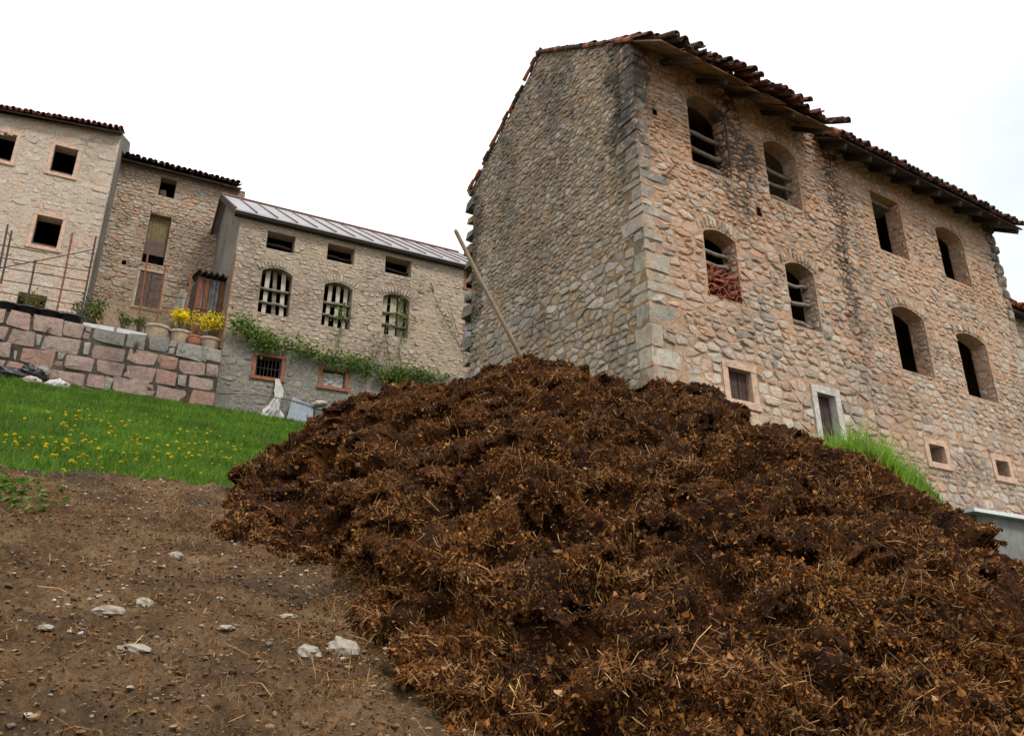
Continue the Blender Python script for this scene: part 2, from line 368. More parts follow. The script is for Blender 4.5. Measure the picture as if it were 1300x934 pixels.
def stones(mb, F, outline, rects, sw, sh, m, seed, relief=.035, gap=.012, big=.14, keep=1.0, far=False, size=None, jit=.15):
    """rubble: an uneven packing of stones over a convex outline, leaving out the rectangles"""
    rnd = random.Random(seed)
    t0, t1 = min(p[0] for p in outline), max(p[0] for p in outline); h0, h1 = min(p[1] for p in outline), max(p[1] for p in outline)
    seeds = []; y = h0-sh
    while y < h1+sh:
        s = (size(y) if size else 1.0)*rnd.choice((.58, .75, .95, 1.05, 1.3, 1.7))
        x = t0-sw*2*rnd.random()
        while x < t1+sw:
            x += sw*s**.6*rnd.uniform(.4, 1.55)
            if rnd.random() < big: x += sw*s*.5
            seeds.append((x/sw, (y+rnd.gauss(0, jit)*sh*s)/sh))
        y += sh*s
    grid = {}
    for i, (x, y) in enumerate(seeds): grid.setdefault((int(x//1), int(y//1)), []).append(i)
    hp = []; n = len(outline); ocx = sum(p[0] for p in outline)/n; ocy = sum(p[1] for p in outline)/n
    for i in range(n):
        p, q = outline[i], outline[(i+1) % n]; a, b = q[1]-p[1], p[0]-q[0]; c = a*p[0]+b*p[1]
        if a*ocx+b*ocy > c: a, b, c = -a, -b, -c
        hp.append((a, b, c))
    for i, (x, y) in enumerate(seeds):
        X, Y = x*sw, y*sh
        if X < t0-sw or X > t1+sw or Y < h0-sh or Y > h1+sh or rnd.random() > keep: continue
        inside = False
        for r in rects:
            if r[0]-.01 < X < r[1]+.01 and r[2]-.01 < Y < r[3]+.01: inside = True; break
        if inside: continue
        gx, gy = int(x//1), int(y//1); nb = []
        for a in range(-3, 4):
            for b in range(-4, 5):
                for j in grid.get((gx+a, gy+b), ()):
                    if j != i: nb.append(((seeds[j][0]-x)**2+(seeds[j][1]-y)**2, j))
        nb.sort(); poly = [(x-2, y-2), (x+2, y-2), (x+2, y+2), (x-2, y+2)]
        mr = 8
        for d2, j in nb:
            if d2 > 4*mr: break
            sx, sy = seeds[j]; dx, dy = sx-x, sy-y
            poly = clip(poly, dx, dy, (sx*sx+sy*sy-x*x-y*y)/2)
            if len(poly) < 3: break
            mr = max((p[0]-x)**2+(p[1]-y)**2 for p in poly)
        if len(poly) < 3: continue
        poly = [(p[0]*sw, p[1]*sh) for p in poly]
        for a, b, c in hp: poly = clip(poly, a, b, c)
        if len(poly) < 3: continue
        pt0 = min(p[0] for p in poly); pt1 = max(p[0] for p in poly); ph0 = min(p[1] for p in poly); ph1 = max(p[1] for p in poly)
        for r in rects:
            if pt1 < r[0] or pt0 > r[1] or ph1 < r[2] or ph0 > r[3]: continue
            e = rnd.uniform(-.012, .02)
            sd = [(r[0]-X, (1, 0, r[0]+e)), (X-r[1], (-1, 0, -r[1]+e)), (r[2]-Y, (0, 1, r[2]+e)), (Y-r[3], (0, -1, -r[3]+e))]
            poly = clip(poly, *max(sd)[1])
            if len(poly) < 3: break
        mm = m if isinstance(m, int) else m(X, Y, rnd)
        emit_stone(mb, F, poly, gap, relief, mm, rnd, 0, far)
def wall_plane(mb, F, t0, t1, h0, h1, ops, m=0, d=0.0):
    """the flat bed of a wall with its openings; ops: (t0,t1,h0,h1,rise) with h1 the spring of the arch"""
    ts = sorted({t0, t1, *[o[0] for o in ops], *[o[1] for o in ops]}); hs = sorted({h0, h1, *[o[2] for o in ops], *[o[3]+o[4] for o in ops]})
    for a, b in zip(ts, ts[1:]):
        for c, e in zip(hs, hs[1:]):
            tm, hm = (a+b)/2, (c+e)/2
            if any(o[0] < tm < o[1] and o[2] < hm < o[3]+o[4] for o in ops): continue
            mb.quad(F.pt(a, c, d), F.pt(b, c, d), F.pt(b, e, d), F.pt(a, e, d), m)
    for o in ops:
        if o[4] > 0:
            arc = arc_pts(o); top = o[3]+o[4]
            for p, q in zip(arc, arc[1:]): mb.quad(F.pt(p[0], p[1], d), F.pt(q[0], q[1], d), F.pt(q[0], top, d), F.pt(p[0], top, d), m)
def arc_pts(o, n=10):
    w = (o[1]-o[0])/2; r = o[4]
    if r <= 0: return [(o[0], o[3]), (o[1], o[3])]
    R = (w*w+r*r)/(2*r); c = (o[0]+o[1])/2; cy = o[3]+r-R; a = math.asin(w/R)
    return [(c+R*math.sin(-a+2*a*i/n), cy+R*math.cos(-a+2*a*i/n)) for i in range(n+1)]
def voussoirs(mb, F, o, n, depth, relief, m, rnd):
    w = (o[1]-o[0])/2+.06; r = max(o[4], .02); R = (w*w+r*r)/(2*r); c = (o[0]+o[1])/2; cy = o[3]+r-R+.01; a = math.asin(w/R)*1.06
    for i in range(n):
        a0, a1 = -a+2*a*i/n, -a+2*a*(i+1)/n; dd = depth*rnd.uniform(.75, 1.1)
        emit_stone(mb, F, [(c+q*math.sin(x), cy+q*math.cos(x)) for x, q in ((a0, R), (a1, R), (a1, R+dd), (a0, R+dd))], .008, relief, m, rnd, .004)
def reveal(mb, F, o, depth, m):
    d = -depth; z = -.004
    mb.quad(F.pt(o[0], o[2], z), F.pt(o[0], o[2], d), F.pt(o[0], o[3], d), F.pt(o[0], o[3], z), m)
    mb.quad(F.pt(o[1], o[2], z), F.pt(o[1], o[3], z), F.pt(o[1], o[3], d), F.pt(o[1], o[2], d), m)
    mb.quad(F.pt(o[0], o[2], z), F.pt(o[1], o[2], z), F.pt(o[1], o[2], d), F.pt(o[0], o[2], d), m)
    arc = arc_pts(o)
    for p, q in zip(arc, arc[1:]): mb.quad(F.pt(p[0], p[1], z), F.pt(p[0], p[1], d), F.pt(q[0], q[1], d), F.pt(q[0], q[1], z), m)
def reveal_stones(mb, F, o, depth, m, seed, relief=.02, sw=.2, sh=.12):
    p = F.pt(o[1], 0, 0); R = Frame((p.x, p.y), (F.n[0], F.n[1]))      # the far jamb faces back along -u
    R.P = (F.pt(o[1], 0, -depth).x, F.pt(o[1], 0, -depth).y); R.n = (-F.u[0], -F.u[1])
    stones(mb, R, [(0, o[2]), (depth-.02, o[2]), (depth-.02, o[3]+o[4]*.3), (0, o[3]+o[4]*.3)], [], sw, sh, m, seed, relief, .01)
def frame_boxes(mb, F, o, w, proud, m=0, sill=True, wt=None, rnd=random):
    t0, t1, h0, h1 = o[:4]; wt = wt or w; j = .004
    mb.fbox(F, t0-w, t0, h0, h1, -.10, proud, m, j, rnd); mb.fbox(F, t1, t1+w, h0, h1, -.10, proud, m, j, rnd)
    mb.fbox(F, t0-w, t1+w, h1+.002, h1+wt, -.10, proud+.003, m, j, rnd)
    if sill: mb.fbox(F, t0-w-.03, t1+w+.03, h0-wt, h0-.002, -.10, proud+.03, m, j, rnd)
def bars(parent, F, pts, r, mat, rnd, name='bar'):
    for a, b, d in pts:
        mb = MB(); n = 5
        mb.tube([F.pt(a[0]+(b[0]-a[0])*i/n, a[1]+(b[1]-a[1])*i/n+rnd.gauss(0, .012), d+rnd.gauss(0, .012)) for i in range(n+1)], r*rnd.uniform(.8, 1.15), 7, 0, True, .12, rnd)
        mb.build(name, mat, parent, True)
def coppi(mb, F, t0, t1, h, o, slope, up, rnd, m=0, pitch=.20, course=.36, rag=.05, rad=.088, miss=0.0, seg=6, sag=0.0):
    """rows of half-round roof tiles laid up a slope that starts at height h, o metres in front of the wall"""
    L = math.hypot(1, slope); n = int((t1-t0)/pitch); rows = max(1, int(up*L/course))
    sg_ = [(rnd.gauss(0, 1), rnd.random()*6, rnd.uniform(.8, 4)) for _ in range(5)]
    def P(t, s, z):
        y = sum(a*math.sin(t*f_+p) for a, p, f_ in sg_)*.4*sag*max(0, 1-s/1.2)
        return F.pt(t, h+s/L*slope+z/L+y, o-s/L+z*slope/L*0.9+y*.9)
    for i in range(n+1):
        for kind in (0, 1):
            t = t0+i*pitch+(pitch/2 if kind == 0 else 0)
            if t > t1: continue
            for r in range(rows):
                if rnd.random() < miss: continue
                s0 = r*course-(rag*rnd.random()*2 if r == 0 else rag*.4*rnd.random()); s1 = s0+course*1.25
                jt = rnd.gauss(0, rag*.25); ja = rnd.gauss(0, rag*.3); z0 = rnd.gauss(.0, rag*.15)+(.0 if kind == 0 else .055); vs = []
                for s, k in ((s0, 1.0), (s1, .82)):
                    for th in (0, .016):
                        for q in range(seg+1):
                            a = PI*q/seg; R = (rad+th*(1 if kind else -1))*k
                            y = math.sin(a)*R*(1 if kind else -1)+(0 if kind else rad)
                            vs.append(P(t+jt+ja*(s-s0)-math.cos(a)*R, s, z0+y+(.03 if s == s0 else .0)))
                w = seg+1; fs = []
                for q in range(seg):
                    fs += [(q, q+1, 2*w+q+1, 2*w+q), (w+q, 3*w+q, 3*w+q+1, w+q+1), (q, w+q, w+q+1, q+1)]
                fs += [(0, 2*w, 3*w, w), (seg, w+seg, 3*w+seg, 2*w+seg)]
                mb.add(vs, fs, m)
def slab(mb, F, t0, t1, pts, th, m=0):
    """a roof slope or deck as a thick sheet: pts are (height, distance in front of the wall)"""
    for (h0, d0), (h1, d1) in zip(pts, pts[1:]):
        a = [F.pt(t0, h0, d0), F.pt(t1, h0, d0), F.pt(t1, h1, d1), F.pt(t0, h1, d1)]; b = [v-Vector((0, 0, th)) for v in a]
        mb.add(a+b, ((0, 1, 2, 3), (7, 6, 5, 4), (0, 4, 5, 1), (1, 5, 6, 2), (2, 6, 7, 3), (3, 7, 4, 0)), m)

# ------------------------------------------------------------------ near house with the gable
rnd = random.Random(11)
B1 = 5.62; B2 = 12.22
W1 = [(1.33, 2.36, 9.88, 11.34, .22), (3.42, 4.4, 9.86, 11.12, .2), (1.42, 2.24, 7.27, 8.5, .12), (3.57, 4.4, 7.18, 8.42, .13)]
LOW = (1.67, 2.23, 5.42, 5.98, 0.0); DOOR = (3.93, 4.44, 4.3, 5.92, 0.0)
HOLES1 = [(2.95, 3.1, 9.3, 9.5, 0.0), (.42, .53, 10.62, 10.75, 0.0)]
barn = thing('stone_house', 'tall rubble stone house with a grey windowless gable and ragged tiled eaves', 'house', MF.pt(0, 3.0))
mb = MB(); ops1 = W1+[LOW, DOOR]+HOLES1
wall_plane(mb, MF, 0, B1, 2.4, 12.16, ops1)
qr, qg = [], []; y = 2.6; i = 0
while y < 12.1:
    hh = rnd.uniform(.17, .4) if y < 8 else rnd.uniform(.13, .3); a = rnd.uniform(.3, .68) if rnd.random() < .5 else rnd.uniform(.2, .36); b = rnd.uniform(.2, .4) if a > .38 else rnd.uniform(.26, .58)
    if y < 7: a *= 1.15; b *= 1.1
    qr.append((-.1, a, y, y+hh)); qg.append((5.87-b, 6.0, y, y+hh)); y += hh; i += 1
for r1, r2 in zip(qr, qg):                       # corner blocks wrap both faces
    a, b = r1[1], 5.87-r2[0]; y0, y1 = r1[2]+.008, r1[3]-.008; p = rnd.uniform(.0, .022); p2 = rnd.uniform(.0, .022); j = .012
    def R(t, h, d, q): 
        v = MF.pt(t, h, 0)+Vector((MF.n[0], MF.n[1], 0))*d-Vector((MF.u[0], MF.u[1], 0))*q
        return v+Vector((rnd.gauss(0, j), rnd.gauss(0, j), rnd.gauss(0, j*.7)))
    ys = [y0, y0+.018, y1-.018, y1]; vs = []
    for k, h in enumerate(ys):
        c = .02 if k in (0, 3) else 0.0
        vs += [R(-.0, h, -b, -.02), R(0, h, -b+c*.6, p2-c), R(0, h, -b*.5, p2+.006-c), R(0, h, -.035, p2-c), R(0, h, p*.6-c, p2*.6-c), R(.035, h, p-c, 0), R(a*.5, h, p+.006-c, 0), R(a-c*.6, h, p-c, 0), R(a, h, -.02, 0)]
    n = 9; fs = [(r*n+k, (r+1)*n+k, (r+1)*n+k+1, r*n+k+1) for r in range(3) for k in range(n-1)]
    fs += [tuple(range(n)), tuple(range(4*n-1, 3*n-1, -1))]
    mb.add(vs, fs, 2)
ex = [(o[0], o[1], o[2], o[3]) for o in ops1]+qr
for o in W1: ex.append((o[0]-.12, o[1]+.12, o[3]-.05, o[3]+o[4]+.24)); voussoirs(mb, MF, o, 11, .27, .035, 1, rnd)
for o, w in ((LOW, .14), (DOOR, .16)): ex.append((o[0]-w, o[1]+w, o[2]-w, o[3]+w))
stones(mb, MF, [(0, 3.2), (B1, 3.2), (B1, 12.1), (0, 12.1)], ex, .235, .108, 1, 3, .027, .009, .22, size=lambda h: 1.3 if h < 6.6 else (1.1 if h < 8.6 else .9))
wallo = mb.build('wall', [M['mortar_main'], M['stone_main'], M['quoin']], barn)
mb = MB(); rid = (2.94, 14.0)
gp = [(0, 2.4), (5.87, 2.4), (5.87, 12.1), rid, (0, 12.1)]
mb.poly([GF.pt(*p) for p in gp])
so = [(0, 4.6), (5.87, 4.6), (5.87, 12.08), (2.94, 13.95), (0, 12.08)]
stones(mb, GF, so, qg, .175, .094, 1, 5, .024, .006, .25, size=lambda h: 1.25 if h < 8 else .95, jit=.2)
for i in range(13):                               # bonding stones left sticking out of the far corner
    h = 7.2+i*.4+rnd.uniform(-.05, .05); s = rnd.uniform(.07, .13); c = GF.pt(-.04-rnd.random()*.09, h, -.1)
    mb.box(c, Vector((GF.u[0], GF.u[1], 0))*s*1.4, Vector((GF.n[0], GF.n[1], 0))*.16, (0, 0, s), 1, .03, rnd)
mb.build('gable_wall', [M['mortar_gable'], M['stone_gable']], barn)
mb = MB()                                         # back and party walls, floors
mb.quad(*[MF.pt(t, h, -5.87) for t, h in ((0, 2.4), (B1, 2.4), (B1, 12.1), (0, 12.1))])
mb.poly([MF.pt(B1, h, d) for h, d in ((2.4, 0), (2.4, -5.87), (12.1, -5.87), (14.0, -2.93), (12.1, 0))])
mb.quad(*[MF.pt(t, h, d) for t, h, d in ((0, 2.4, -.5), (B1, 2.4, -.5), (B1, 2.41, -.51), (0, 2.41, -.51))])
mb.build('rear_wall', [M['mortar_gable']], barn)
mb = MB()
for h in (6.9, 9.5): mb.fbox(MF, .05, B1-.05, h, h+.12, -5.8, -.5)
mb.build('floor', [M['wood_dark']], barn)
mb = MB(); E0 = 11.53; SL = .62; OV = .82         # eave
slab(mb, MF, -.02, B1+.1, [(12.12, 0.0), (13.95, -2.93)], .04)
t = -.02
while t < 4.8:                                    # eave boards, each at its own sag and length
    w_ = min(rnd.uniform(.5, .9), 4.86-t); dh = rnd.gauss(0, .03); o_ = OV-rnd.random()*.12
    slab(mb, MF, t, t+w_-.012, [(E0+dh+.02, o_), (12.118+dh*.2, -.003)], .035); t += w_
slab(mb, MF, 0, .9, [(13.95, -2.93), (12.1, -5.95)], .06); slab(mb, MF, 2.9, 5.7, [(13.95, -2.93), (12.1, -5.95)], .06)
slab(mb, MF, .9, 2.9, [(13.05, -4.4), (12.1, -5.95)], .06)
decko = mb.build('roof_board', [M['wood_soffit']], barn)
for t in (.75, 1.7, 2.55, 3.5, 4.5):
    mb = MB(); a, b = MF.pt(t, 12.1+.62*1.0, -1.0), MF.pt(t+rnd.gauss(0, .03), E0-.06+rnd.gauss(0, .02), OV-rnd.random()*.15)
    dv = (b-a).normalized(); s = Vector((MF.u[0], MF.u[1], 0))*.045; u = s.cross(dv).normalized()*.045
    mb.box((a+b)/2-Vector((0, 0, .07)), (b-a)/2, s, u, 0, .006, rnd); mb.build('rafter', [M['wood_dark']], barn)
mb = MB()
coppi(mb, MF, .02, 4.8, E0+.03, OV, SL, 3.7, rnd, 0, .18, .37, .11, .07, .05, 6, .05)
coppi(mb, MF, 4.85, 5.75, E0+.55, -.05, SL, 2.8, rnd, 0, .2, .37, .12, .085, .04, 6, .06)
coppi(mb, MF, .15, 4.85, E0+.075, OV-.02, SL, .75, rnd, 0, .23, .37, .17, .07, .55, 6, .05)
for k in range(31):                               # broken tile ends along the verge
    f = k/30; 
    for side in (0, 1):
        if rnd.random() < .3: continue
        tt = 5.87-2.93*f if side == 0 else 2.93*f; h = 12.12+1.9*f
        a = GF.pt(tt, h+.0, .03+rnd.random()*.05); dv = (Vector((GF.u[0], GF.u[1], 0))*(-.15 if side == 0 else .15)+Vector((0, 0, .095)))*rnd.uniform(.6, 1.1)
        mb.tube([a-dv*.7+Vector((0, 0, rnd.gauss(-.02, .012))), a+dv*.9-Vector((0, 0, .02))], [.05, .038], 7, 1 if rnd.random() < .35 else 0, True, .08, rnd)
mb.build('roof_tiles', [M['tile'], M['red_tile']], barn)
for i, o in enumerate(W1):
    mb = MB(); reveal(mb, MF, o, .34, 0); reveal_stones(mb, MF, o, .33, 1, 60+i)
    w = mb.build('window', [M['mortar_main'], M['stone_main']], barn)
    hs = {0: (.22, .55, .93), 1: (.2, .52, .86), 2: (.72, 1.0), 3: (.2, .58, .98)}[i]
    bars(w, MF, [((o[0]-.02, o[2]+h), (o[1]+.02, o[2]+h+rnd.uniform(-.06, .06)), -.2) for h in hs], .045, M['wood_grey'], rnd)
mb = MB(); reveal(mb, MF, LOW, .3, 1); frame_boxes(mb, MF, LOW, .13, .02, 0, True, None, rnd); mb.fbox(MF, LOW[0]-.05, LOW[1]+.2, LOW[2]-.42, LOW[2]-.15, -.1, .012, 0, .006, rnd)
w = mb.build('window', [M['pink_frame'], M['mortar_main']], barn)
for k in range(5):
    mb = MB(); t = LOW[0]+.01+k*.11; mb.fbox(MF, t, t+.1, LOW[2], LOW[3], -.14, -.11, 0, .003, rnd); mb.build('board', [M['maroon']], w)
mb = MB(); frame_boxes(mb, MF, DOOR, .15, .03, 0, False, .14, rnd); reveal(mb, MF, DOOR, .4, 0); dr = mb.build('door', [M['pale_frame']], barn)
for k in range(5):
    mb = MB(); t = DOOR[0]+.005+k*.1; mb.fbox(MF, t, t+.094, DOOR[2], DOOR[3], -.16, -.12, 0, .003, rnd); mb.build('board', [M['maroon']], dr)
for px, py, qx, qy in ((842, 224, 858, 208), (1044, 316, 1056, 305)):
    mb = MB(); a, b = MF.uv(px, py), MF.uv(qx, qy); mb.tube([MF.pt(*a, .1), MF.pt(*b, .06)], .014, 6); mb.build('wall_tie', [M['rust']], barn)

# ------------------------------------------------------------------ adjoining house on the right
rnd = random.Random(12)
W2 = [(6.95, 8.02, 9.72, 11.22, 0.0), (9.42, 10.55, 9.69, 10.98, .16), (6.9, 8.06, 6.93, 8.28, .16), (9.28, 10.5, 6.78, 8.2, .14)]
S2 = [(7.27, 7.82, 5.05, 5.42, 0.0), (9.7, 10.24, 5.04, 5.4, 0.0)]
byre = thing('stone_house', 'ochre stone house with four deep dark openings under a plain dark eave', 'house', MF.pt(9, 3.0))
mb = MB(); ops2 = W2+S2; wall_plane(mb, MF, B1, B2, 1.5, 11.95, ops2, 0, -.02)
F2 = MF.off(-.02)
ex = [(o[0], o[1], o[2], o[3]) for o in ops2]
for o in W2:
    ex.append((o[0]-.12, o[1]+.12, o[3]-.03, o[3]+o[4]+.24)); voussoirs(mb, F2, o, 13, .26, .03, 1, rnd)
for o in S2: ex.append((o[0]-.14, o[1]+.14, o[2]-.14, o[3]+.14))
stones(mb, F2, [(B1, 2.4), (B2, 2.4), (B2, 11.9), (B1, 11.9)], ex, .215, .10, 1, 9, .021, .010, .2, size=lambda h: 1.2 if h < 6.4 else .95)
y = 2.4
while y < 11.8:                                    # far corner blocks
    hh = rnd.uniform(.25, .38); a = rnd.uniform(.25, .6)
    emit_stone(mb, F2, [(B2-a, y), (B2+.02, y), (B2+.02, y+hh), (B2-a, y+hh)], .012, .06, 2, rnd); y += hh
mb.build('wall', [M['mortar_main'], M['stone_main'], M['quoin']], byre)
mb = MB(); mb.poly([MF.pt(B2, h, d) for h, d in ((1.5, -.02), (1.5, -5.87), (11.9, -5.87), (13.7, -2.93), (11.9, -.02))])
mb.build('gable_wall', [M['mortar_gable']], byre)
mb = MB(); mb.quad(*[MF.pt(t, h, -5.87) for t, h in ((B1, 1.5), (B2, 1.5), (B2, 11.9), (B1, 11.9))]); mb.build('rear_wall', [M['mortar_gable']], byre)
mb = MB()
for h in (6.4, 9.1): mb.fbox(MF, B1+.05, B2-.05, h, h+.12, -5.8, -.5)
mb.build('floor', [M['wood_dark']], byre)
mb = MB(); slab(mb, MF, 5.12, 12.42, [(11.56, .62), (11.93, .003)], .04); slab(mb, MF, 5.76, 12.42, [(11.93, 0), (13.75, -2.93), (11.9, -5.95)], .04)
mb.build('roof_board', [M['wood_dark']], byre)
for k in range(9):
    mb = MB(); t = 5.35+k*.86; a, b = MF.pt(t, 12.5, -1.0), MF.pt(t, 11.52, .58); dv = (b-a).normalized(); s = Vector((MF.u[0], MF.u[1], 0))*.045
    mb.box((a+b)/2-Vector((0, 0, .09)), (b-a)/2, s, s.cross(dv).normalized()*.055, 0, .005, rnd); mb.build('rafter', [M['wood_dark']], byre)
mb = MB(); coppi(mb, MF, 5.2, 12.4, 11.565, .63, .62, .75, rnd, 0, .17, .37, .06, .062, 0, 6, .05); coppi(mb, MF, 5.85, 12.4, 12.0, -.12, .62, 2.75, rnd, 0, .2, .37, .03, .08, 0)
mb.build('roof_tiles', [M['tile']], byre)
mb = MB()
for k in range(7): 
    a = MF.pt(4.95+k*.09, 11.72+.015*k-rnd.random()*.05, .55); mb.tube([a, a+Vector((MF.u[0]*.33, MF.u[1]*.33, rnd.uniform(-.05, .1)))], [.085, .07], 8, 0, True, .15, rnd)
mb.build('roof_patch', [M['red_tile']], byre)
for i, o in enumerate(W2):
    mb = MB(); reveal(mb, F2, o, .36, 0); reveal_stones(mb, F2, o, .35, 1, 80+i, .018)
    w = mb.build('window', [M['mortar_main'], M['stone_main']], byre)
    if i == 0:
        mb = MB(); mb.fbox(F2, o[0]-.1, o[1]+.1, o[3]-.1, o[3], -.6, -.2, 0, .01, rnd); mb.build('lintel', [M['wood_grey']], w)
for o in S2:
    mb = MB(); frame_boxes(mb, F2, o, .13, .02, 0, True, .12, rnd); reveal(mb, F2, o, .3, 1); w = mb.build('window', [M['pink_frame'], M['mortar_main']], byre)
    for k in range(3):
        mb = MB(); h = o[2]+.03+k*.055; mb.fbox(F2, o[0]+.02, o[1]-.02, h, h+.045, -.3-.03*k, -.24-.03*k, 0, .012, rnd); mb.build('plank', [M['wood_grey']], w)

# tile pile inside the opening
tm = MB()
for q in range(1): 
    seg = 7; vs = []
    for x, k in ((-.2, 1), (.2, .8)):
        for th in (0, .014):
            for a in range(seg+1): vs.append((x, -math.cos(PI*a/seg)*(.085-th)*k, math.sin(PI*a/seg)*(.085-th)*k))
    w = seg+1; fs = []
    for a in range(seg): fs += [(a, a+1, 2*w+a+1, 2*w+a), (w+a, 3*w+a, 3*w+a+1, w+a+1), (a, w+a, w+a+1, a+1), (2*w+a, 2*w+a+1, 3*w+a+1, 3*w+a)]
    fs += [(0, 2*w, 3*w, w), (seg, w+seg, 3*w+seg, 2*w+seg)]; tm.add(vs, fs)
tile0 = tm.build('roof_tile', [M['red_tile']])
tag(tile0, 'terracotta roof tile in the pile filling the window opening of the gabled house', 'roof tile', 'tiles piled in the window opening')
rnd = random.Random(5); o = W1[2]; cnt = 0
for row in range(6):
    for k in range(6):
        t = tile0 if cnt == 0 else tile0.copy()
        if cnt: COL.objects.link(t)
        cnt += 1
        t.location = MF.pt(o[0]+.08+k*.135+rnd.gauss(0, .02), o[2]+.02+row*.105+rnd.gauss(0, .015)-(.0 if row < 4 else .02*k), -.19+rnd.gauss(0, .03))
        ang = math.atan2(-MF.n[1], -MF.n[0])
        t.rotation_euler = (rnd.gauss(0, .35)+(PI if rnd.random() < .3 else 0), rnd.gauss(0, .15), ang+rnd.gauss(0, .3)+(1.4 if (row+k) % 9 == 4 else 0))

# ------------------------------------------------------------------ lean-to below the right house
LT = MF.off(1.0)
lean = thing('concrete_shed', 'low grey concrete lean-to with a pale roof slab at the right end of the heap', 'shed', LT.pt(9, 2.9))
mb = MB(); mb.fbox(LT, 6.6, 14, 2.2, 3.82, -.98, 0, 0, .01); mb.build('wall', [M['concrete']], lean)
mb = MB(); mb.fbox(LT, 6.3, 14, 3.82, 3.9, -.98, .14, 0, .006); mb.build('roof_slab', [M['slab']], lean)

# ------------------------------------------------------------------ house glimpsed past the far corner
HF = MF.off(-.9)
far = thing('stone_house', 'low ochre house end with red tiled eave at the right edge', 'house', HF.pt(14, 3))
hop = [(13.3, 13.75, 8.1, 9.0, 0.0)]
mb = MB(); wall_plane(mb, HF, 12.3, 17, 2, 10.1, hop); stones(mb, HF, [(12.3, 4), (16, 4), (16, 10.1), (12.3, 10.1)], [h[:4] for h in hop], .3, .16, 1, 21, .025, .02, far=True)
mb.quad(*[HF.pt(t, h, -5) for t, h in ((12.3, 2), (17, 2), (17, 10.1), (12.3, 10.1))]); mb.quad(*[HF.pt(17, h, d) for h, d in ((2, 0), (2, -5), (10.1, -5), (10.1, 0))]); mb.quad(*[HF.pt(12.3, h, d) for h, d in ((2, 0), (2, -5), (10.1, -5), (10.1, 0))])
mb.build('wall', [M['mortar_main'], M['stone_main']], far)
mb = MB(); slab(mb, HF, 12.3, 17.3, [(10.05, .35), (11.4, -2.5), (10.1, -5.1)], .06); mb.build('roof_board', [M['wood_dark']], far)
mb = MB(); coppi(mb, HF, 12.4, 17.2, 10.08, .38, .5, 2.8, rnd, 0, .2, .37, .06, .085, 0); mb.build('roof_tiles', [M['red_tile']], far)
mb = MB(); reveal(mb, HF, hop[0], .4, 0); mb.build('window', [M['brick_frame']], far)

# ------------------------------------------------------------------ house with the metal roof
rnd = random.Random(13)
cent = thing('stone_house', 'long rubble stone house with a grey ribbed metal roof and arched boarded windows', 'house', CF.pt(4, 8.0))
CW = 9.6
TOPW = [(.88, 1.77, 13.45, 14.06, 0.0), (2.84, 3.76, 13.52, 14.12, 0.0), (4.85, 5.8, 13.53, 14.16, 0.0), (7.9, 8.6, 13.62, 14.3, 0.0)]
ARCW = [(.87, 1.82, 11.24, 12.66, .16), (2.86, 3.8, 11.2, 12.62, .16), (4.86, 5.8, 11.28, 12.64, .16)]
RW = [(7.9, 8.4, 11.46, 12.4, 0.0)]
BW = [(1.01, 1.76, 9.16, 9.8, 0.0), (3.02, 3.76, 9.17, 9.7, 0.0), (5.08, 5.8, 9.14, 9.68, 0.0)]
copsA = TOPW+ARCW+RW
def ledge(t): return 10.42-.12*t if t < 4.5 else 9.88+.03*(t-4.5)
mb = MB(); wall_plane(mb, CF, 0, CW, 10.0, 14.52, copsA, 0)
ex = [o[:4] for o in copsA]
for o in ARCW: ex.append((o[0]-.14, o[1]+.14, o[3]-.05, o[3]+o[4]+.26)); voussoirs(mb, CF, o, 12, .27, .03, 1, rnd)
stones(mb, CF, [(0, 10.05), (CW, 10.05), (CW, 14.5), (0, 14.5)], ex, .22, .11, 1, 31, .018, .013, .16, .9, far=True)
mb.build('wall', [M['mortar_far'], M['stone_far']], cent)
CB = CF.off(.12)
mb = MB(); wall_plane(mb, CB, 0, CW, 6.8, 10.2, BW, 0)
mb.quad(CF.pt(0, 10.2, 0), CF.pt(CW, 10.2, 0), CB.pt(CW, 10.2, 0), CB.pt(0, 10.2, 0)); mb.quad(*[CF.pt(0, h, d) for h, d in ((6.8, 0), (6.8, .12), (10.2, .12), (10.2, 0))])
ex = [(o[0]-.14, o[1]+.14, o[2]-.14, o[3]+.14) for o in BW]
stones(mb, CB, [(0, 7.3), (CW, 7.3), (CW, 10.15), (0, 10.15)], ex, .27, .15, 1, 32, .016, .02, .16, .62, far=True)
mb.build('base_wall', [M['base_far'], M['stone_base']], cent)
mb = MB(); SG = 4.5
mb.poly([CF.pt(0, h, -d) for h, d in ((8, 0), (8, 2*SG), (14.45, 2*SG), (17.35, SG), (14.45, 0))]); 
mb.build('gable_wall', [M['grey_render']], cent)
mb = MB(); mb.poly([CF.pt(CW, h, -d) for h, d in ((6, 0), (6, 2*SG), (14.45, 2*SG), (17.35, SG), (14.45, 0))]); mb.quad(*[CF.pt(t, h, -2*SG) for t, h in ((0, 6), (CW, 6), (CW, 14.4), (0, 14.4))])
mb.build('rear_wall', [M['grey_render']], cent)
mb = MB()
for h in (10.2, 13.2): mb.fbox(CF, .05, CW-.05, h, h+.1, -8.8, -.45)
mb.build('floor', [M['wood_dark']], cent)
mb = MB(); slab(mb, CF, -.22, CW+.2, [(14.42, .28), (17.52, -SG), (14.42, -2*SG-.28)], .05); ro = mb.build('roof', [M['roof_metal']], cent)
k = 0; t = -.2
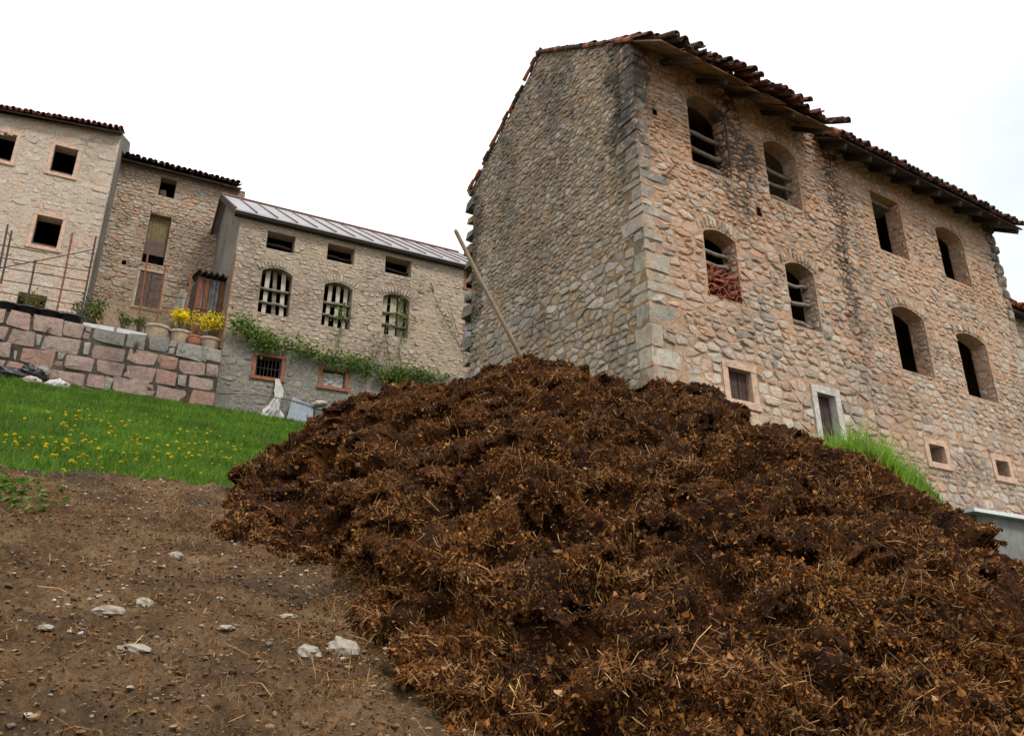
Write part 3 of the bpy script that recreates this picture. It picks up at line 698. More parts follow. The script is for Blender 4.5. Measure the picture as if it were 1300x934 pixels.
while t < CW+.2:
    mb = MB(); a, b = CF.pt(t, 14.44, .29), CF.pt(t, 17.53, -SG); dv = (b-a); s = Vector((CF.u[0], CF.u[1], 0))*.016; mb.box((a+b)/2+Vector((0, 0, .008)), dv/2, s, s.cross(dv).normalized()*.018); mb.build('roof_rib', [M['roof_rib']], ro); t += .64
mb = MB(); mb.tube([CF.pt(-.22, 17.56, -SG), CF.pt(CW, 17.56, -SG)], .05, 6); mb.build('ridge_cap', [M['roof_rib']], ro)
mb = MB()
for a, b in ((CF.pt(-.24, 14.34, .28), CF.pt(-.24, 17.44, -SG)), (CF.pt(-.24, 17.44, -SG), CF.pt(-.24, 14.34, -2*SG-.25))):
    mb.box((a+b)/2, (b-a)/2, Vector((CF.u[0], CF.u[1], 0))*.02, (0, 0, .13))
mb.build('bargeboard', [M['wood_dark']], cent)
mb = MB(); mb.fbox(CF, -.2, CW, 14.3, 14.36, -.02, .24); mb.build('soffit', [M['wood_dark']], cent)
for i, o in enumerate(TOPW+RW):
    mb = MB(); reveal(mb, CF, o, .45, 0); w = mb.build('window', [M['mortar_far']], cent)
    if i < 3:
        bars(w, CF, [((o[0], o[2]+.3), (o[1], o[2]+.26), -.3)], .04, M['wood_dark'], rnd, 'beam')
    else:
        mb = MB(); frame_boxes(mb, CF, o, .09, .01, 0, True, .08, rnd); mb.build('frame', [M['brick_frame']], w)
        if i == 4: mb = MB(); mb.fbox(CF, o[0]+.02, o[1]-.02, o[2]+.02, o[3]-.02, -.16, -.14); mb.build('pane', [M['bluegrey']], w)
for i, o in enumerate(ARCW):
    mb = MB(); reveal(mb, CF, o, .45, 0); w = mb.build('window', [M['mortar_far']], cent)
    for k, tt in enumerate(((.16, .42, .68), (.18, .46, .72), (.06, .34, .62))[i]):
        mb = MB(); t = o[0]+tt; tp = .12; lean_ = rnd.gauss(0, .02); wd = .13 if i < 2 else (.15, .22, .2)[k]
        mb.box(CF.pt(t+wd/2, (o[2]+o[3]+tp)/2+.02, -.25), Vector((CF.u[0]*wd/2, CF.u[1]*wd/2, lean_)), Vector((CF.u[0]*lean_, CF.u[1]*lean_, (o[3]+tp-o[2])/2)), Vector((CF.n[0], CF.n[1], 0))*.015, 0, .004, rnd)
        mb.build('board', [M['wood_grey'] if (i == 0 and k == 1) or (i == 2 and k == 2) else M['wood_pale']], w)
    bars(w, CF, [((o[0]-.02, o[2]+.42), (o[1]+.02, o[2]+.42), -.17), ((o[0]-.02, o[2]+.86), (o[1]+.02, o[2]+.87), -.17)], .045, M['wood_grey'], rnd)
for i, o in enumerate(BW):
    mb = MB(); reveal(mb, CB, o, .35, 0); w = mb.build('window', [M['base_far']], cent)
    mb = MB(); frame_boxes(mb, CB, o, .11, .03, 0, True, .1, rnd); mb.build('frame', [M['brick_frame']], w)
    if i == 0:
        mb = MB()
        for k in range(7): mb.tube([CB.pt(o[0]+.05+k*.11, o[2], -.1), CB.pt(o[0]+.05+k*.11, o[3], -.1)], .01, 5)
        mb.tube([CB.pt(o[0], o[2]+.3, -.1), CB.pt(o[1], o[2]+.3, -.1)], .012, 5)
        mb.build('grille', [M['iron']], w)
    else:                                           # crumpled plastic sheet stuffed in
        n = 16; vs = [CB.pt(o[0]+.03+(o[1]-o[0]-.06)*a/n, o[2]+.01+(o[3]-o[2]-.06)*b/n, -.14+.09*float(perlin(np.array([[a*.45+i*9, b*.5, 3.1]]))[0])) for b in range(n+1) for a in range(n+1)]
        mb = MB(); mb.add(vs, [(b*(n+1)+a, b*(n+1)+a+1, (b+1)*(n+1)+a+1, (b+1)*(n+1)+a) for b in range(n) for a in range(n)]); mb.build('plastic_sheet', [M['white_plastic']], w, True)
mb = MB(); a, b = CF.uv(546, 360), CF.uv(550, 370); mb.tube([CF.pt(*a, .08), CF.pt(*b, .03)], .02, 6); mb.build('wall_tie', [M['rust']], cent)

# ------------------------------------------------------------------ tall house on the left
rnd = random.Random(14)
r_ = ray(150, 250); TWF = Frame((r_[0]/r_[1]*24, 24.0), (.878, .479)); KT = 24/22.5
def zt(h): return CZ+(h-CZ)*KT
TW = 7.5
tow = thing('stone_house', 'tall rendered stone house with square pink-framed windows at the left edge', 'house', TWF.pt(-3, 9.5))
def tw(t0, t1, h0, h1): return (t0*KT, t1*KT, zt(h0), zt(h1), 0.0)
twins = [tw(-3.85, -3.12, 15.68, 16.67), tw(-2.06, -1.4, 15.7, 16.69), tw(-2.06, -1.36, 13.09, 14.12), tw(-3.95, -3.25, 13.05, 14.1)]
tdoor = tw(-2.04, -1.29, 9.3, 11.5)
mb = MB(); wall_plane(mb, TWF, -TW, -.3, 8.8, zt(17.75), twins+[tdoor])
stones(mb, TWF, [(-TW, 9), (-.3, 9), (-.3, zt(17.7)), (-TW, zt(17.7))], [(o[0]-.14, o[1]+.14, o[2]-.16, o[3]+.14) for o in twins+[tdoor]], .34, .18, 1, 41, .014, .035, .2, .7, far=True)
for k in range(34):
    y = 9+k*.26; a = rnd.uniform(.3, .7); emit_stone(mb, TWF, [(-.3-a, y), (-.3, y), (-.3, y+.25), (-.3-a, y+.25)], .02, .02, 1, rnd, 0, True)
mb.build('wall', [M['tower'], M['stone_tower']], tow)
tS = TWF.pt(-.3, 0); tE = at(149, 250, 26.2)-tS; tE.z = 0; tE.normalize()
mb = MB(); mb.poly([tS+tE*d+Vector((0, 0, h)) for h, d in ((8.8, 0), (8.8, 6), (zt(17.7), 6), (zt(17.7)+1.6, 3), (zt(17.75), 0))]); mb.build('gable_wall', [M['grey_render']], tow)
mb = MB(); mb.poly([TWF.pt(-TW, h, -d) for h, d in ((8.8, 0), (8.8, 6), (zt(17.7), 6), (zt(17.7)+1.6, 3), (zt(17.75), 0))]); mb.quad(*[TWF.pt(t, h, -6) for t, h in ((-TW, 8), (-.3, 8), (-.3, zt(17.7)), (-TW, zt(17.7)))]); mb.build('rear_wall', [M['grey_render']], tow)
mb = MB()
for h in (12.4, 15.4): mb.fbox(TWF, -TW+.05, -.35, h, h+.1, -5.9, -.45)
mb.build('floor', [M['wood_dark']], tow)
mb = MB(); slab(mb, TWF, -TW, -.28, [(zt(17.78)-.12, .3), (zt(17.75)+1.7, -3), (zt(17.7), -6.2)], .07); mb.build('roof_board', [M['wood_dark']], tow)
mb = MB(); coppi(mb, TWF, -TW, -.34, zt(17.8)-.09, .34, .55, 3.3, rnd, 0, .17, .4, .05, .06, 0, 5); mb.build('roof_tiles', [M['red_tile']], tow)
for o in twins:
    mb = MB(); reveal(mb, TWF, o, .45, 0); w = mb.build('window', [M['tower']], tow)
    mb = MB(); frame_boxes(mb, TWF, o, .11, .02, 0, True, .12, rnd); mb.build('frame', [M['pink_frame']], w)
    mb = MB(); mb.fbox(TWF, o[0], o[1], o[2], o[2]+.16, -.2, -.16); mb.build('board', [M['wood_brown']], w)
mb = MB(); reveal(mb, TWF, tdoor, .45, 0); mb.build('door', [M['tower']], tow)

for ch in tow.children:                           # the old eave of the tall house droops towards its left end
    if ch.name.split('.')[0] in ('wall', 'roof_board', 'roof_tiles'):
        for v_ in ch.data.vertices:
            z_ = v_.co.z+tow.location.z
            if z_ > zt(16.95):
                t_ = (v_.co.x+tow.location.x-TWF.P[0])*TWF.u[0]+(v_.co.y+tow.location.y-TWF.P[1])*TWF.u[1]; v_.co.z += .115*max(t_, -6)
# ------------------------------------------------------------------ recessed house between them
rnd = random.Random(15)
r_ = ray(160, 240); SF = Frame((r_[0]/r_[1]*25.5, 25.5), (.878, .479)); KS = 25.5/25
def zs(h): return CZ+(h-CZ)*KS
rec = thing('stone_house', 'narrow ochre rubble house with a shuttered window, set back beside the tall house', 'house', SF.pt(1.5, 9.6))
swin = [(1.08*KS, 1.63*KS, zs(17.3), zs(18.08), 0.0), (.95*KS, 1.68*KS, zs(14.5), zs(16.5), 0.0), (.99*KS, 1.76*KS, zs(12.8), zs(14.18), 0.0)]
SHO = [(.35, .5, zs(14.25), zs(14.42), 0.0), (2.62, 2.75, zs(13.9), zs(14.05), 0.0)]
mb = MB(); wall_plane(mb, SF, -1.0, 4.2, 9, zs(18.35), swin+SHO)
ex = [o[:4] for o in swin+SHO]; ex[2] = (ex[2][0]-.1, ex[2][1]+.1, ex[2][2]-.1, ex[2][3]+.12)
stones(mb, SF, [(-1, zs(12.9)), (4.2, zs(12.9)), (4.2, zs(18.3)), (-1, zs(18.3))], ex, .23, .115, 1, 51, .03, .011, .16, far=True)
for o in swin[1:2]: voussoirs(mb, SF, o[:3]+(o[3], .05), 10, .25, .03, 1, rnd)
mb.build('wall', [M['mortar_rec'], M['stone_rec']], rec)
mb = MB(); mb.quad(*[SF.pt(t, h, -5) for t, h in ((-1, 9), (4.2, 9), (4.2, zs(18.3)), (-1, zs(18.3)))])
for t in (-1, 4.2): mb.poly([SF.pt(t, h, -d) for h, d in ((9, 0), (9, 5), (zs(18.3), 5), (zs(18.3)+1.2, 2.5), (zs(18.35), 0))])
mb.build('rear_wall', [M['grey_render']], rec)
mb = MB(); slab(mb, SF, -1, 4.0, [(zs(18.3)-.06, .4), (zs(18.4)+1.3, -2.5), (zs(18.3), -5.2)], .07); mb.build('roof_board', [M['wood_dark']], rec)
mb = MB(); coppi(mb, SF, -.6, 4.0, zs(18.33)-.03, .45, .5, 2.8, rnd, 0, .2, .4, .06, .08, 0); mb.build('roof_tiles', [M['tile']], rec)
for i, o in enumerate(swin):
    mb = MB(); reveal(mb, SF, o, .4, 0); w = mb.build('window', [M['mortar_rec']], rec)
    if i == 1:
        mb = MB()
        for k in range(12):
            a, b = o[0]+(o[1]-o[0])*k/12, o[0]+(o[1]-o[0])*(k+1)/12; z = -.22+.03*(k % 2); z2 = -.22+.03*((k+1) % 2)
            mb.quad(SF.pt(a, o[2]+1.0, z), SF.pt(b, o[2]+1.0, z2), SF.pt(b, o[3], z2), SF.pt(a, o[3], z))
        mb.build('curtain', [M['curtain']], w)
        mb = MB(); mb.fbox(SF, o[0], o[1], o[2]+.42, o[2]+1.02, -.18, -.15); mb.build('blind', [M['blind']], w)
    if i == 2:
        mb = MB(); frame_boxes(mb, SF, o, .09, .015, 0, True, .1, rnd); mb.build('frame', [M['beige_pot']], w)
        for k in range(4):
            mb = MB(); a = o[0]+.01+(o[1]-o[0])*k/4; mb.fbox(SF, a, a+(o[1]-o[0])/4-.012, o[2], o[3], -.06, -.02, 0, .004, rnd); mb.build('shutter_board', [M['wood_brown']], w)
    if i == 0:
        mb = MB(); mb.fbox(SF, o[0]+.05, o[0]+.28, o[2], o[2]+.4, -.3, -.2, 0, .03, rnd); mb.build('stored_sack', [M['wood_grey']], w)

# ------------------------------------------------------------------ garden wall and terrace
rnd = random.Random(16)
TL = 13.0; TT = 9.72
gw = thing('terrace_wall', 'garden retaining wall of big pink limestone blocks and grey fillers above the grass bank', 'wall', TF.pt(-6, 7.9))
mb = MB(); mb.fbox(TF, -TL, 0, 6.4, TT-.06, -.6, 0, 0)
rows = [(9.27, TT), (8.83, 9.25), (8.40, 8.81), (7.98, 8.38), (7.5, 7.96), (6.9, 7.48)]
for ri, (a, b) in enumerate(rows):
    t = -TL+rnd.random()*.5
    while t < -.02:
        w = rnd.uniform(.42, .95); w = min(w, -t)
        if w < .15: break
        def blk(t0, t1, h0, h1, m):
            j = .027; P = [(t0+rnd.gauss(0, j), h0+rnd.gauss(0, j)), (t1+rnd.gauss(0, j), h0+rnd.gauss(0, j)), (t1+rnd.gauss(0, j), h1+rnd.gauss(0, j)), (t0+rnd.gauss(0, j), h1+rnd.gauss(0, j))]
            emit_stone(mb, TF, P, .010, .04, m, rnd, 0, False, (.06, .22))
        capgrey = ri == 0 and t > -3.4
        blk(t, t+w, a, b, 2 if capgrey else 1); t += w
        if rnd.random() < .45 and t < -.5:
            g_ = rnd.uniform(.13, .26)
            if rnd.random() < .55: blk(t, t+g_, a, b, 2)
            else: blk(t, t+g_, a, (a+b)/2, 2 if rnd.random() < .5 else 1); blk(t, t+g_, (a+b)/2, b, 1 if rnd.random() < .5 else 2)
            t += g_
M['joint'] = mortar_mat('dark_earth_joint', (.05, .042, .034), (.09, .078, .062)); mb.build('masonry', [M['joint'], M['pink'], M['greyblock']], gw)
mb = MB(); mb.quad(TF.pt(-TL, 9.6, -.55), TF.pt(.2, 9.6, -.55), TF.pt(3, 9.6, -9), TF.pt(-TL, 9.6, -9))
tag(mb.build('terrace', [M['mortar_far']]), kind='structure')

# ------------------------------------------------------------------ terrace clutter
def leaves(mb, pts, size, rnd, m=0, up=.3, aspect=.5):
    for p in pts:
        d = Vector((rnd.gauss(0, 1), rnd.gauss(0, 1), rnd.gauss(up, .7))).normalized(); s = d.cross(Vector((rnd.gauss(0, 1), rnd.gauss(0, 1), rnd.gauss(0, 1)))).normalized()
        L = size*rnd.uniform(.6, 1.3); n = d.cross(s)*L*.15; p = Vector(p)
        mb.add([p, p+d*L*.5+s*L*aspect*.5+n, p+d*L, p+d*L*.5-s*L*aspect*.5+n], ((0, 1, 2, 3),), m)
TI = TF.off(-.42)
def tpos(px, py, off=-.42):
    F = TF.off(off); t, h = F.uv(px, py); return F.pt(t, h), t, h
# black tubs along the wall
tub = None
for k, px in enumerate((8, 35, 63, 91)):
    p, t, h = tpos(px, 395, -.55); p.z = 9.6
    if tub is None:
        tub = thing('planter_tub', 'black plastic planter tub in the row behind the garden wall', 'planter', p, 'black planter tubs')
        mb = MB(); mb.lathe(p, [(.2, 0), (.29, .4), (.31, .4), (.31, .44), (.27, .44)]); mb.build('tub', [M['black_plastic']], tub, True)
        mb = MB(); mb.lathe(p, [(.27, .42), (.2, .46), (.1, .48), (.001, .49)]); mb.build('soil', [M['black_plastic']], tub, True)
    else: c = copy_tree(tub); c.location = p
    ob = tub if k == 0 else c
    ob['label'] = ['black plastic planter tub nearest the left edge behind the garden wall', 'black plastic planter tub below the dry bush on the garden wall', 'black plastic planter tub just right of the dry bush', 'black plastic planter tub at the right end of the row of tubs'][k]
# pots
def pot(name, px, py, off, R, H, mat, label, group=None, z=9.6):
    p, t, h = tpos(px, py, off); p.z = z
    o = thing(name, label, 'flower pot', p, group)
    mb = MB(); mb.lathe(p, [(.001, 0), (R*.7, 0), (R*.88, H*.35), (R*.98, H*.8), (R*1.0, H*.86), (R*1.06, H*.88), (R*1.06, H), (R*.92, H), (R*.88, H*.86)], 20); mb.build('pot', [mat], o, True)
    mb = MB(); mb.lathe(p, [(R*.9, H*.86), (R*.4, H*.92), (.001, H*.93)], 14); mb.build('soil', [M['wood_dark']], o, True)
    return p, H
potg = 'large beige clay pots on the garden wall'
p1, H1 = pot('flower_pot', 199, 420, -.55, .33, .62, M['beige_pot'], 'large beige clay pot without flowers, left of the leaning dark planks', potg)
p2, H2 = pot('flower_pot', 230, 420, -.55, .30, .60, M['beige_pot'], 'large beige clay pot holding the smaller yellow bush', potg)
p3, H3 = pot('flower_pot', 268, 422, -.62, .30, .58, M['beige_pot'], 'large beige clay pot holding the bigger yellow bush by the corrugated door', potg)
p4, H4 = pot('flower_pot', 247, 430, -.22, .19, .3, M['terracotta'], 'small orange terracotta pot on the garden wall between beige pots', None, TT+.0)
def bush(name, label, p, base, R, n, mats, stemn=10, leaf=.07, group=None, hang=0, cat='bush', up=.6):
    rr = random.Random(int(p[0]*100)+n); o = thing(name, label, cat, p, group)
    mb = MB(); tips = []
    for k in range(stemn):
        a = rr.random()*2*PI; e = rr.uniform(.1, .9)
        q = Vector(p)+Vector((math.cos(a)*R[0]*e, math.sin(a)*R[0]*e, R[1]*rr.uniform(.7, 1.15)))
        mid = Vector(p)*.5+q*.5+Vector((rr.gauss(0, .04), rr.gauss(0, .04), R[1]*.12)); mb.tube([p, mid, q], [.012, .009, .004], 5); tips.append((mid, q))
    mb.build('stem', [M['stem']], o)
    mbs = [MB() for _ in mats]
    for k in range(n):
        m_, q = rr.choice(tips); f = rr.random()**.7; c = m_.lerp(q, f)+Vector((rr.gauss(0, R[0]*.22), rr.gauss(0, R[0]*.22), rr.gauss(0, R[1]*.10)))
        i = 0 if rr.random() < .82 else len(mats)-1
        leaves(mbs[i], [c], leaf, rr, 0, up)
    for b_, (nm, mt) in zip(mbs, mats):
        if b_.f: b_.build(nm, [mt], o)['kind'] = 'stuff'
    return o
fg = 'yellow forsythia bushes in pots'
bush('forsythia_bush', 'smaller bush of bright yellow blossom in the left flowering pot', p2+Vector((0, 0, .5)), 0, (.36, .72), 620, [('blossom', M['yellow']), ('leaf', M['leaf'])], 12, .085, fg)
bush('forsythia_bush', 'bigger spreading bush of bright yellow blossom before the corrugated door', p3+Vector((0, 0, .5)), 0, (.52, .78), 900, [('blossom', M['yellow']), ('leaf', M['leaf'])], 16, .085, fg)
bush('pot_plant', 'sparse brownish plant in the small orange terracotta pot', p4+Vector((0, 0, .25)), 0, (.14, .4), 70, [('leaf', M['leaf_dry'])], 8, .05)
# stone troughs with small shrubs
for k, (a, b, px, lab, lab2) in enumerate(((107, 148, 157, 'pale concrete trough at the left beside the leafy corner bush', 'small rounded green shrub left of its pair on the garden wall'), (152, 190, 178, 'pale concrete trough holding the small green shrubs', 'small rounded green shrub behind the thin rusty rod'))):
    pa, ta, _ = tpos(a, 405, -.3); pb, tb, _ = tpos(b, 405, -.3)
    mb = MB(); mb.fbox(TF, ta, tb, 9.6, 9.9, -.75, -.35, 0, .012, rnd); mb.fbox(TF, ta+.06, tb-.06, 9.88, 9.905, -.69, -.41, 1)
    o = thing('stone_trough', lab, 'planter', TF.pt((ta+tb)/2, 9.6, -.55), 'concrete troughs')
    mb.build('trough', [M['slab'], M['wood_dark']], o)
    p, t, h = tpos(px, 410, -.55); p.z = 9.88
    bush('green_shrub', lab2, p, 0, (.26, .5), 330, [('leaf', M['leaf_dark']), ('young_leaf', M['leaf'])], 12, .06, 'small shrubs in the trough')
p, t, h = tpos(113, 400, -1.2); p.z = 9.6
bush('leafy_bush', 'tall leafy green bush at the corner of the tall house', p, 0, (.45, 1.2), 700, [('leaf', M['leaf_dark']), ('young_leaf', M['leaf'])], 14, .09)
p, t, h = tpos(40, 395, -1.0); p.z = 9.6
bush('dry_bush', 'brownish olive bush in front of the low doorway of the tall house', p, 0, (.5, 1.0), 520, [('leaf', M['leaf_dry']), ('young_leaf', M['leaf_dark'])], 16, .07)
p, t, h = tpos(60, 427, -.01); bush('wall_weed', 'tiny green weed growing from a joint low in the garden wall', TF.pt(t, 9.2, .03), 0, (.12, .2), 60, [('leaf', M['leaf'])], 5, .05, 'weeds in the wall joints', cat='plant')
p, t, h = tpos(233, 447, -.01); bush('wall_weed', 'green weed below the yellow bushes in a wall joint', TF.pt(t, 9.25, .04), 0, (.14, .24), 70, [('leaf', M['leaf'])], 5, .05, 'weeds in the wall joints', cat='plant')
p, t, h = tpos(172, 440, -.01); bush('wall_weed', 'dry weed hanging on the wall face under the thin rusty rod', TF.pt(t, 9.15, .04), 0, (.12, .3), 60, [('leaf', M['leaf_dry'])], 5, .05, 'weeds in the wall joints', cat='plant')
# iron railings
def rods(name, label, off, plist, blist, mats):
    F = TF.off(off); o = thing(name, label, 'railing', F.pt(F.uv(*plist[0][:2])[0], 9.6))
    for nm, L, r in (('post', plist, .03), ('rail', blist, .016)):
        for a, b, c, d, mt in L:
            p, q = F.pt(*F.uv(a, b)), F.pt(*F.uv(c, d)); mb = MB(); mb.tube([p, p.lerp(q, .5)+Vector((rnd.gauss(0, .01), rnd.gauss(0, .01), 0)), q], r*.85, 6); mb.build(nm, [M[mt]], o)
rods('iron_railing', 'rough railing of iron posts and thin bars in front of the tall house', -.5, [(92, 296, 71, 400, 'rust'), (122, 300, 103, 398, 'iron'), (10, 285, -8, 375, 'iron'), (15, 293, 1, 360, 'iron'), (45, 330, 33, 385, 'iron')],
     [(-20, 324, 112, 344, 'iron'), (-20, 336, 112, 357, 'iron'), (-8, 342, 118, 317, 'iron'), (-10, 369, 103, 388, 'iron'), (-20, 352, 108, 372, 'iron'), (-6, 310, 60, 322, 'iron'), (60, 393, 104, 400, 'iron'), (9, 294, 16, 306, 'rust')], None)
rods('iron_railing', 'rusty iron railing in front of the shuttered window, left of the yellow bushes', -.75, [(210, 338, 198, 412, 'rust'), (188, 321, 174, 420, 'rust'), (244, 346, 234, 395, 'rust')],
     [(197, 353, 241, 361, 'iron'), (203, 374, 236, 379, 'iron'), (168, 389, 235, 399, 'rust')], None)
rods('iron_rod', 'tall thin rust-orange rod standing at the right end of the garden wall', -.1, [(299, 322, 280, 442, 'rust')], [], None)
# corrugated shed
SD = TF.off(-1.6); a, b = SD.uv(248, 425), SD.uv(287, 348)
sh = thing('corrugated_shed', 'small shed with a corrugated sheet door and rusty posts beside the metal roofed house', 'shed', SD.pt(a[0], 9.6))
t0, t1, h1 = SD.uv(254, 350)[0], SD.uv(289, 356)[0], SD.uv(270, 350)[1]
mb = MB(); n = 36
for i in range(n):
    ta, tb = t0+(t1-t0)*i/n, t0+(t1-t0)*(i+1)/n; za, zb = -.03+.025*math.sin(i*PI/2.5), -.03+.025*math.sin((i+1)*PI/2.5)
    mb.quad(SD.pt(ta, 9.5, za), SD.pt(tb, 9.5, zb), SD.pt(tb, h1-.12, zb), SD.pt(ta, h1-.12, za))
mb.build('corrugated_door', [M['corr']], sh, True)
for f, mt in ((.04, 'rust'), (.3, 'rust'), (.86, 'rust')):
    mb = MB(); t = t0+(t1-t0)*f; mb.fbox(SD, t-.06, t+.06, 9.5, h1-.15, -.0, .05); mb.build('post', [M[mt]], sh)
for f in (.28, .6):
    mb = MB(); h = 9.6+(h1-9.6)*f; mb.tube([SD.pt(t0, h, .06), SD.pt(t1, h, .06)], .014, 5); mb.build('rail', [M['iron']], sh)
mb = MB()
for i in range(n):
    ta, tb = t0-.1+(t1-t0+.2)*i/n, t0-.1+(t1-t0+.2)*(i+1)/n; za, zb = .05*math.sin(i*PI/3), .05*math.sin((i+1)*PI/3)
    A = [SD.pt(ta, h1+za, .25), SD.pt(tb, h1+zb, .25), SD.pt(tb, h1+zb+.25, -1.1), SD.pt(ta, h1+za+.25, -1.1)]; B = [v-Vector((0, 0, .07)) for v in A]
    mb.add(A+B, ((0, 1, 2, 3), (7, 6, 5, 4), (0, 4, 5, 1)))
mb.build('roof', [M['wood_dark']], sh, True)
mb = MB(); mb.fbox(SD, t0-.02, t1+.02, 9.5, h1-.1, -1.1, -.07); mb.build('shed_box', [M['wood_dark']], sh)
pl_l = ['dark grey plank leaning nearest the shuttered window', 'dark grey plank leaning in the middle of the three', 'dark grey plank leaning nearest the yellow bush']
for k, (x, y, x2, y2) in enumerate(((213, 420, 236, 362), (217, 422, 239, 366), (221, 424, 241, 372))):
    F = TF.off(-.9-.05*k); p, q = F.pt(*F.uv(x, y)), F.pt(*F.uv(x2, y2)); q = q+Vector((-F.n[0], -F.n[1], 0))*.35; o = MB(); dv = q-p; s = Vector((F.u[0], F.u[1], 0)); s = (s-dv.normalized()*s.dot(dv.normalized())).normalized()*.07
    o.box(Vector((0, 0, 0))+dv/2, dv/2, s, s.cross(dv).normalized()*.018); tag(o.build('leaning_plank', [M['wood_grey'] if k != 1 else M['corr']]), pl_l[k], 'plank', 'planks leaning on the terrace').location = p

# ------------------------------------------------------------------ sacks, plastic, sheet and cable at the wall foot
def blob(name, c, r, mat, label, cat, group, seed, fold=.35, fr=2.2, flat=False):
    n, k = (13, 8) if flat else (36, 24); a, b = np.meshgrid(np.arange(n)*2*PI/n, np.linspace(.02, PI-.02, k)); a = a.ravel(); b = b.ravel()
    D = np.stack([np.cos(a)*np.sin(b), np.sin(a)*np.sin(b), np.cos(b)], 1); s = 1+fold*np.abs(fbm(D*fr+seed*7.7, 4, .6))-.1
    V = D*s[:, None]*np.array(r)*(1+(np.random.RandomState(seed).uniform(-.16, .16, (len(D), 1)) if flat else 0)); V[:, 2] = np.maximum(V[:, 2], -r[2]*.6)
    F_ = np.array([(i*n+j, i*n+(j+1) % n, (i+1)*n+(j+1) % n, (i+1)*n+j) for i in range(k-1) for j in range(n)])
    o = np_obj(name, V, F_, mat, None, not flat); o.location = c; o.rotation_euler = (0, 0, seed); return tag(o, label, cat, group)
def atwall(px, py, off):
    F = TF.off(off); t, h = F.uv(px, py); p = F.pt(t, 0); p.z = float(G(p.x, p.y)); return F.pt(t, h)
blob('rubbish_bag', atwall(14, 480, .5), (.62, .4, .2), M['black_plastic'], 'crumpled black plastic bag lying at the foot of the garden wall', 'bag', None, 1, .5)
blob('rubbish_bag', atwall(40, 477, .35), (.4, .3, .2), M['black_plastic'], 'black plastic bag behind the white sacks against the garden wall', 'bag', None, 5, .5)
blob('white_sack', atwall(40, 487, .75), (.4, .24, .17), M['wood_pale'], 'dirty beige sack in the grass beside the black bag', 'sack', 'sacks at the wall foot', 2, .25)
blob('white_sack', atwall(71, 490, .7), (.3, .2, .15), M['white_plastic'], 'bright white crumpled sack, rightmost at the wall foot', 'sack', 'sacks at the wall foot', 3, .45)
blob('grey_rock', atwall(53, 474, .25), (.2, .16, .2), M['greyblock'], 'grey broken stone against the wall behind the white sack', 'rock', None, 4, .3)
cb = MB()                                            # hanging plastic sheet
n, k = 18, 20; top = CB.uv(351, 482); bot = CB.uv(348, 533)
vs = []
for j in range(k+1):
    f = j/k
    for i in range(n+1):
        a = i/n-.5; w = .12+.42*f+.14*f*math.sin(f*8); wq = .10*f*float(perlin(np.array([[i*.33, j*.3, 4.2]]))[0])
        vs.append(CB.pt(top[0]+(bot[0]-top[0]-.0)*f+a*w-.05*f+wq+.08*math.sin(f*5), top[1]+(bot[1]-top[1])*f, .1+.1*f+.06*f*math.sin(i*1.3+f*5)+.3*wq*6*.5))
cb.add(vs, [(j*(n+1)+i, j*(n+1)+i+1, (j+1)*(n+1)+i+1, (j+1)*(n+1)+i) for j in range(k) for i in range(n)])
pb = CB.pt(bot[0], bot[1], .2)
o = thing('plastic_sheet', 'dirty white plastic sheet hanging in a cone from the barred basement window', 'plastic sheet', pb); cb.build('sheet', [M['white_plastic']], o, True)
cb = MB(); C1 = CB.off(.25); q = [C1.uv(*p) for p in ((372, 503), (398, 516), (392, 548), (355, 548))]; n = 22
Q = [C1.pt(q[0][0], q[0][1], 0), C1.pt(q[1][0], q[1][1], 0), C1.pt(q[2][0], q[2][1]-.2, .35), C1.pt(q[3][0], q[3][1]-.2, .35)]
vs = []
for i in range(n+1):
    f = i/n; z = .02*math.sin(i*PI/1.5); nn = Vector((CF.n[0], CF.n[1], 0))*z
    vs += [Q[0].lerp(Q[1], f)+nn, Q[3].lerp(Q[2], f)+nn]
cb.add(vs, [(2*i, 2*i+1, 2*i+3, 2*i+2) for i in range(n)])
o = thing('corrugated_sheet', 'blue-grey corrugated sheet leaning on the base wall behind the heap', 'metal sheet', Q[3]); cb.build('sheet', [M['bluegrey']], o, True)
cb = MB(); C2 = CB.off(.3); L = [(278, 500), (300, 500), (325, 501), (345, 504), (365, 507), (385, 512), (405, 520), (420, 522)]
cb.tube([C2.pt(*C2.uv(*p)) for p in L], .014, 5); tag(cb.build('cable', [M['black_plastic']], None, True, C2.pt(*C2.uv(345, 504))), 'thin black cable slung along the base wall past the plastic sheet', 'cable')
blob('white_sack', C2.pt(*C2.uv(405, 513)), (.28, .14, .1), M['wood_pale'], 'dirty beige sack beside the corrugated sheet behind the heap', 'sack', None, 9, .5)

# ------------------------------------------------------------------ creeper on the metal roofed house
rnd = random.Random(19)
ivy = thing('creeper', 'green creeper straggling along the ledge above the red-framed basement windows', 'creeper', CB.pt(3, 10.2))
path = [CB.uv(*p) for p in ((292, 410), (305, 418), (325, 432), (345, 438), (375, 445), (400, 452), (420, 462), (445, 462), (470, 470), (495, 480), (520, 478), (545, 482), (565, 488))]
mb = MB(); mb.tube([CB.pt(t, h, .1+rnd.gauss(0, .03)) for t, h in path], .022, 5); 
sub = [CF.uv(*p) for p in ((545, 480), (560, 465), (570, 450), (590, 470))]
stems = [[(430, 462), (428, 440), (433, 415), (436, 395)], [(495, 478), (492, 450), (488, 425), (490, 410)], [(590, 455), (570, 420), (555, 390), (545, 365)], [(595, 460), (580, 425), (568, 385)], [(508, 478), (505, 440), (512, 425)], [(330, 430), (322, 418), (318, 400)], [(345, 440), (342, 425)], [(380, 445), (378, 420)], [(470, 470), (480, 440), (470, 425)]]
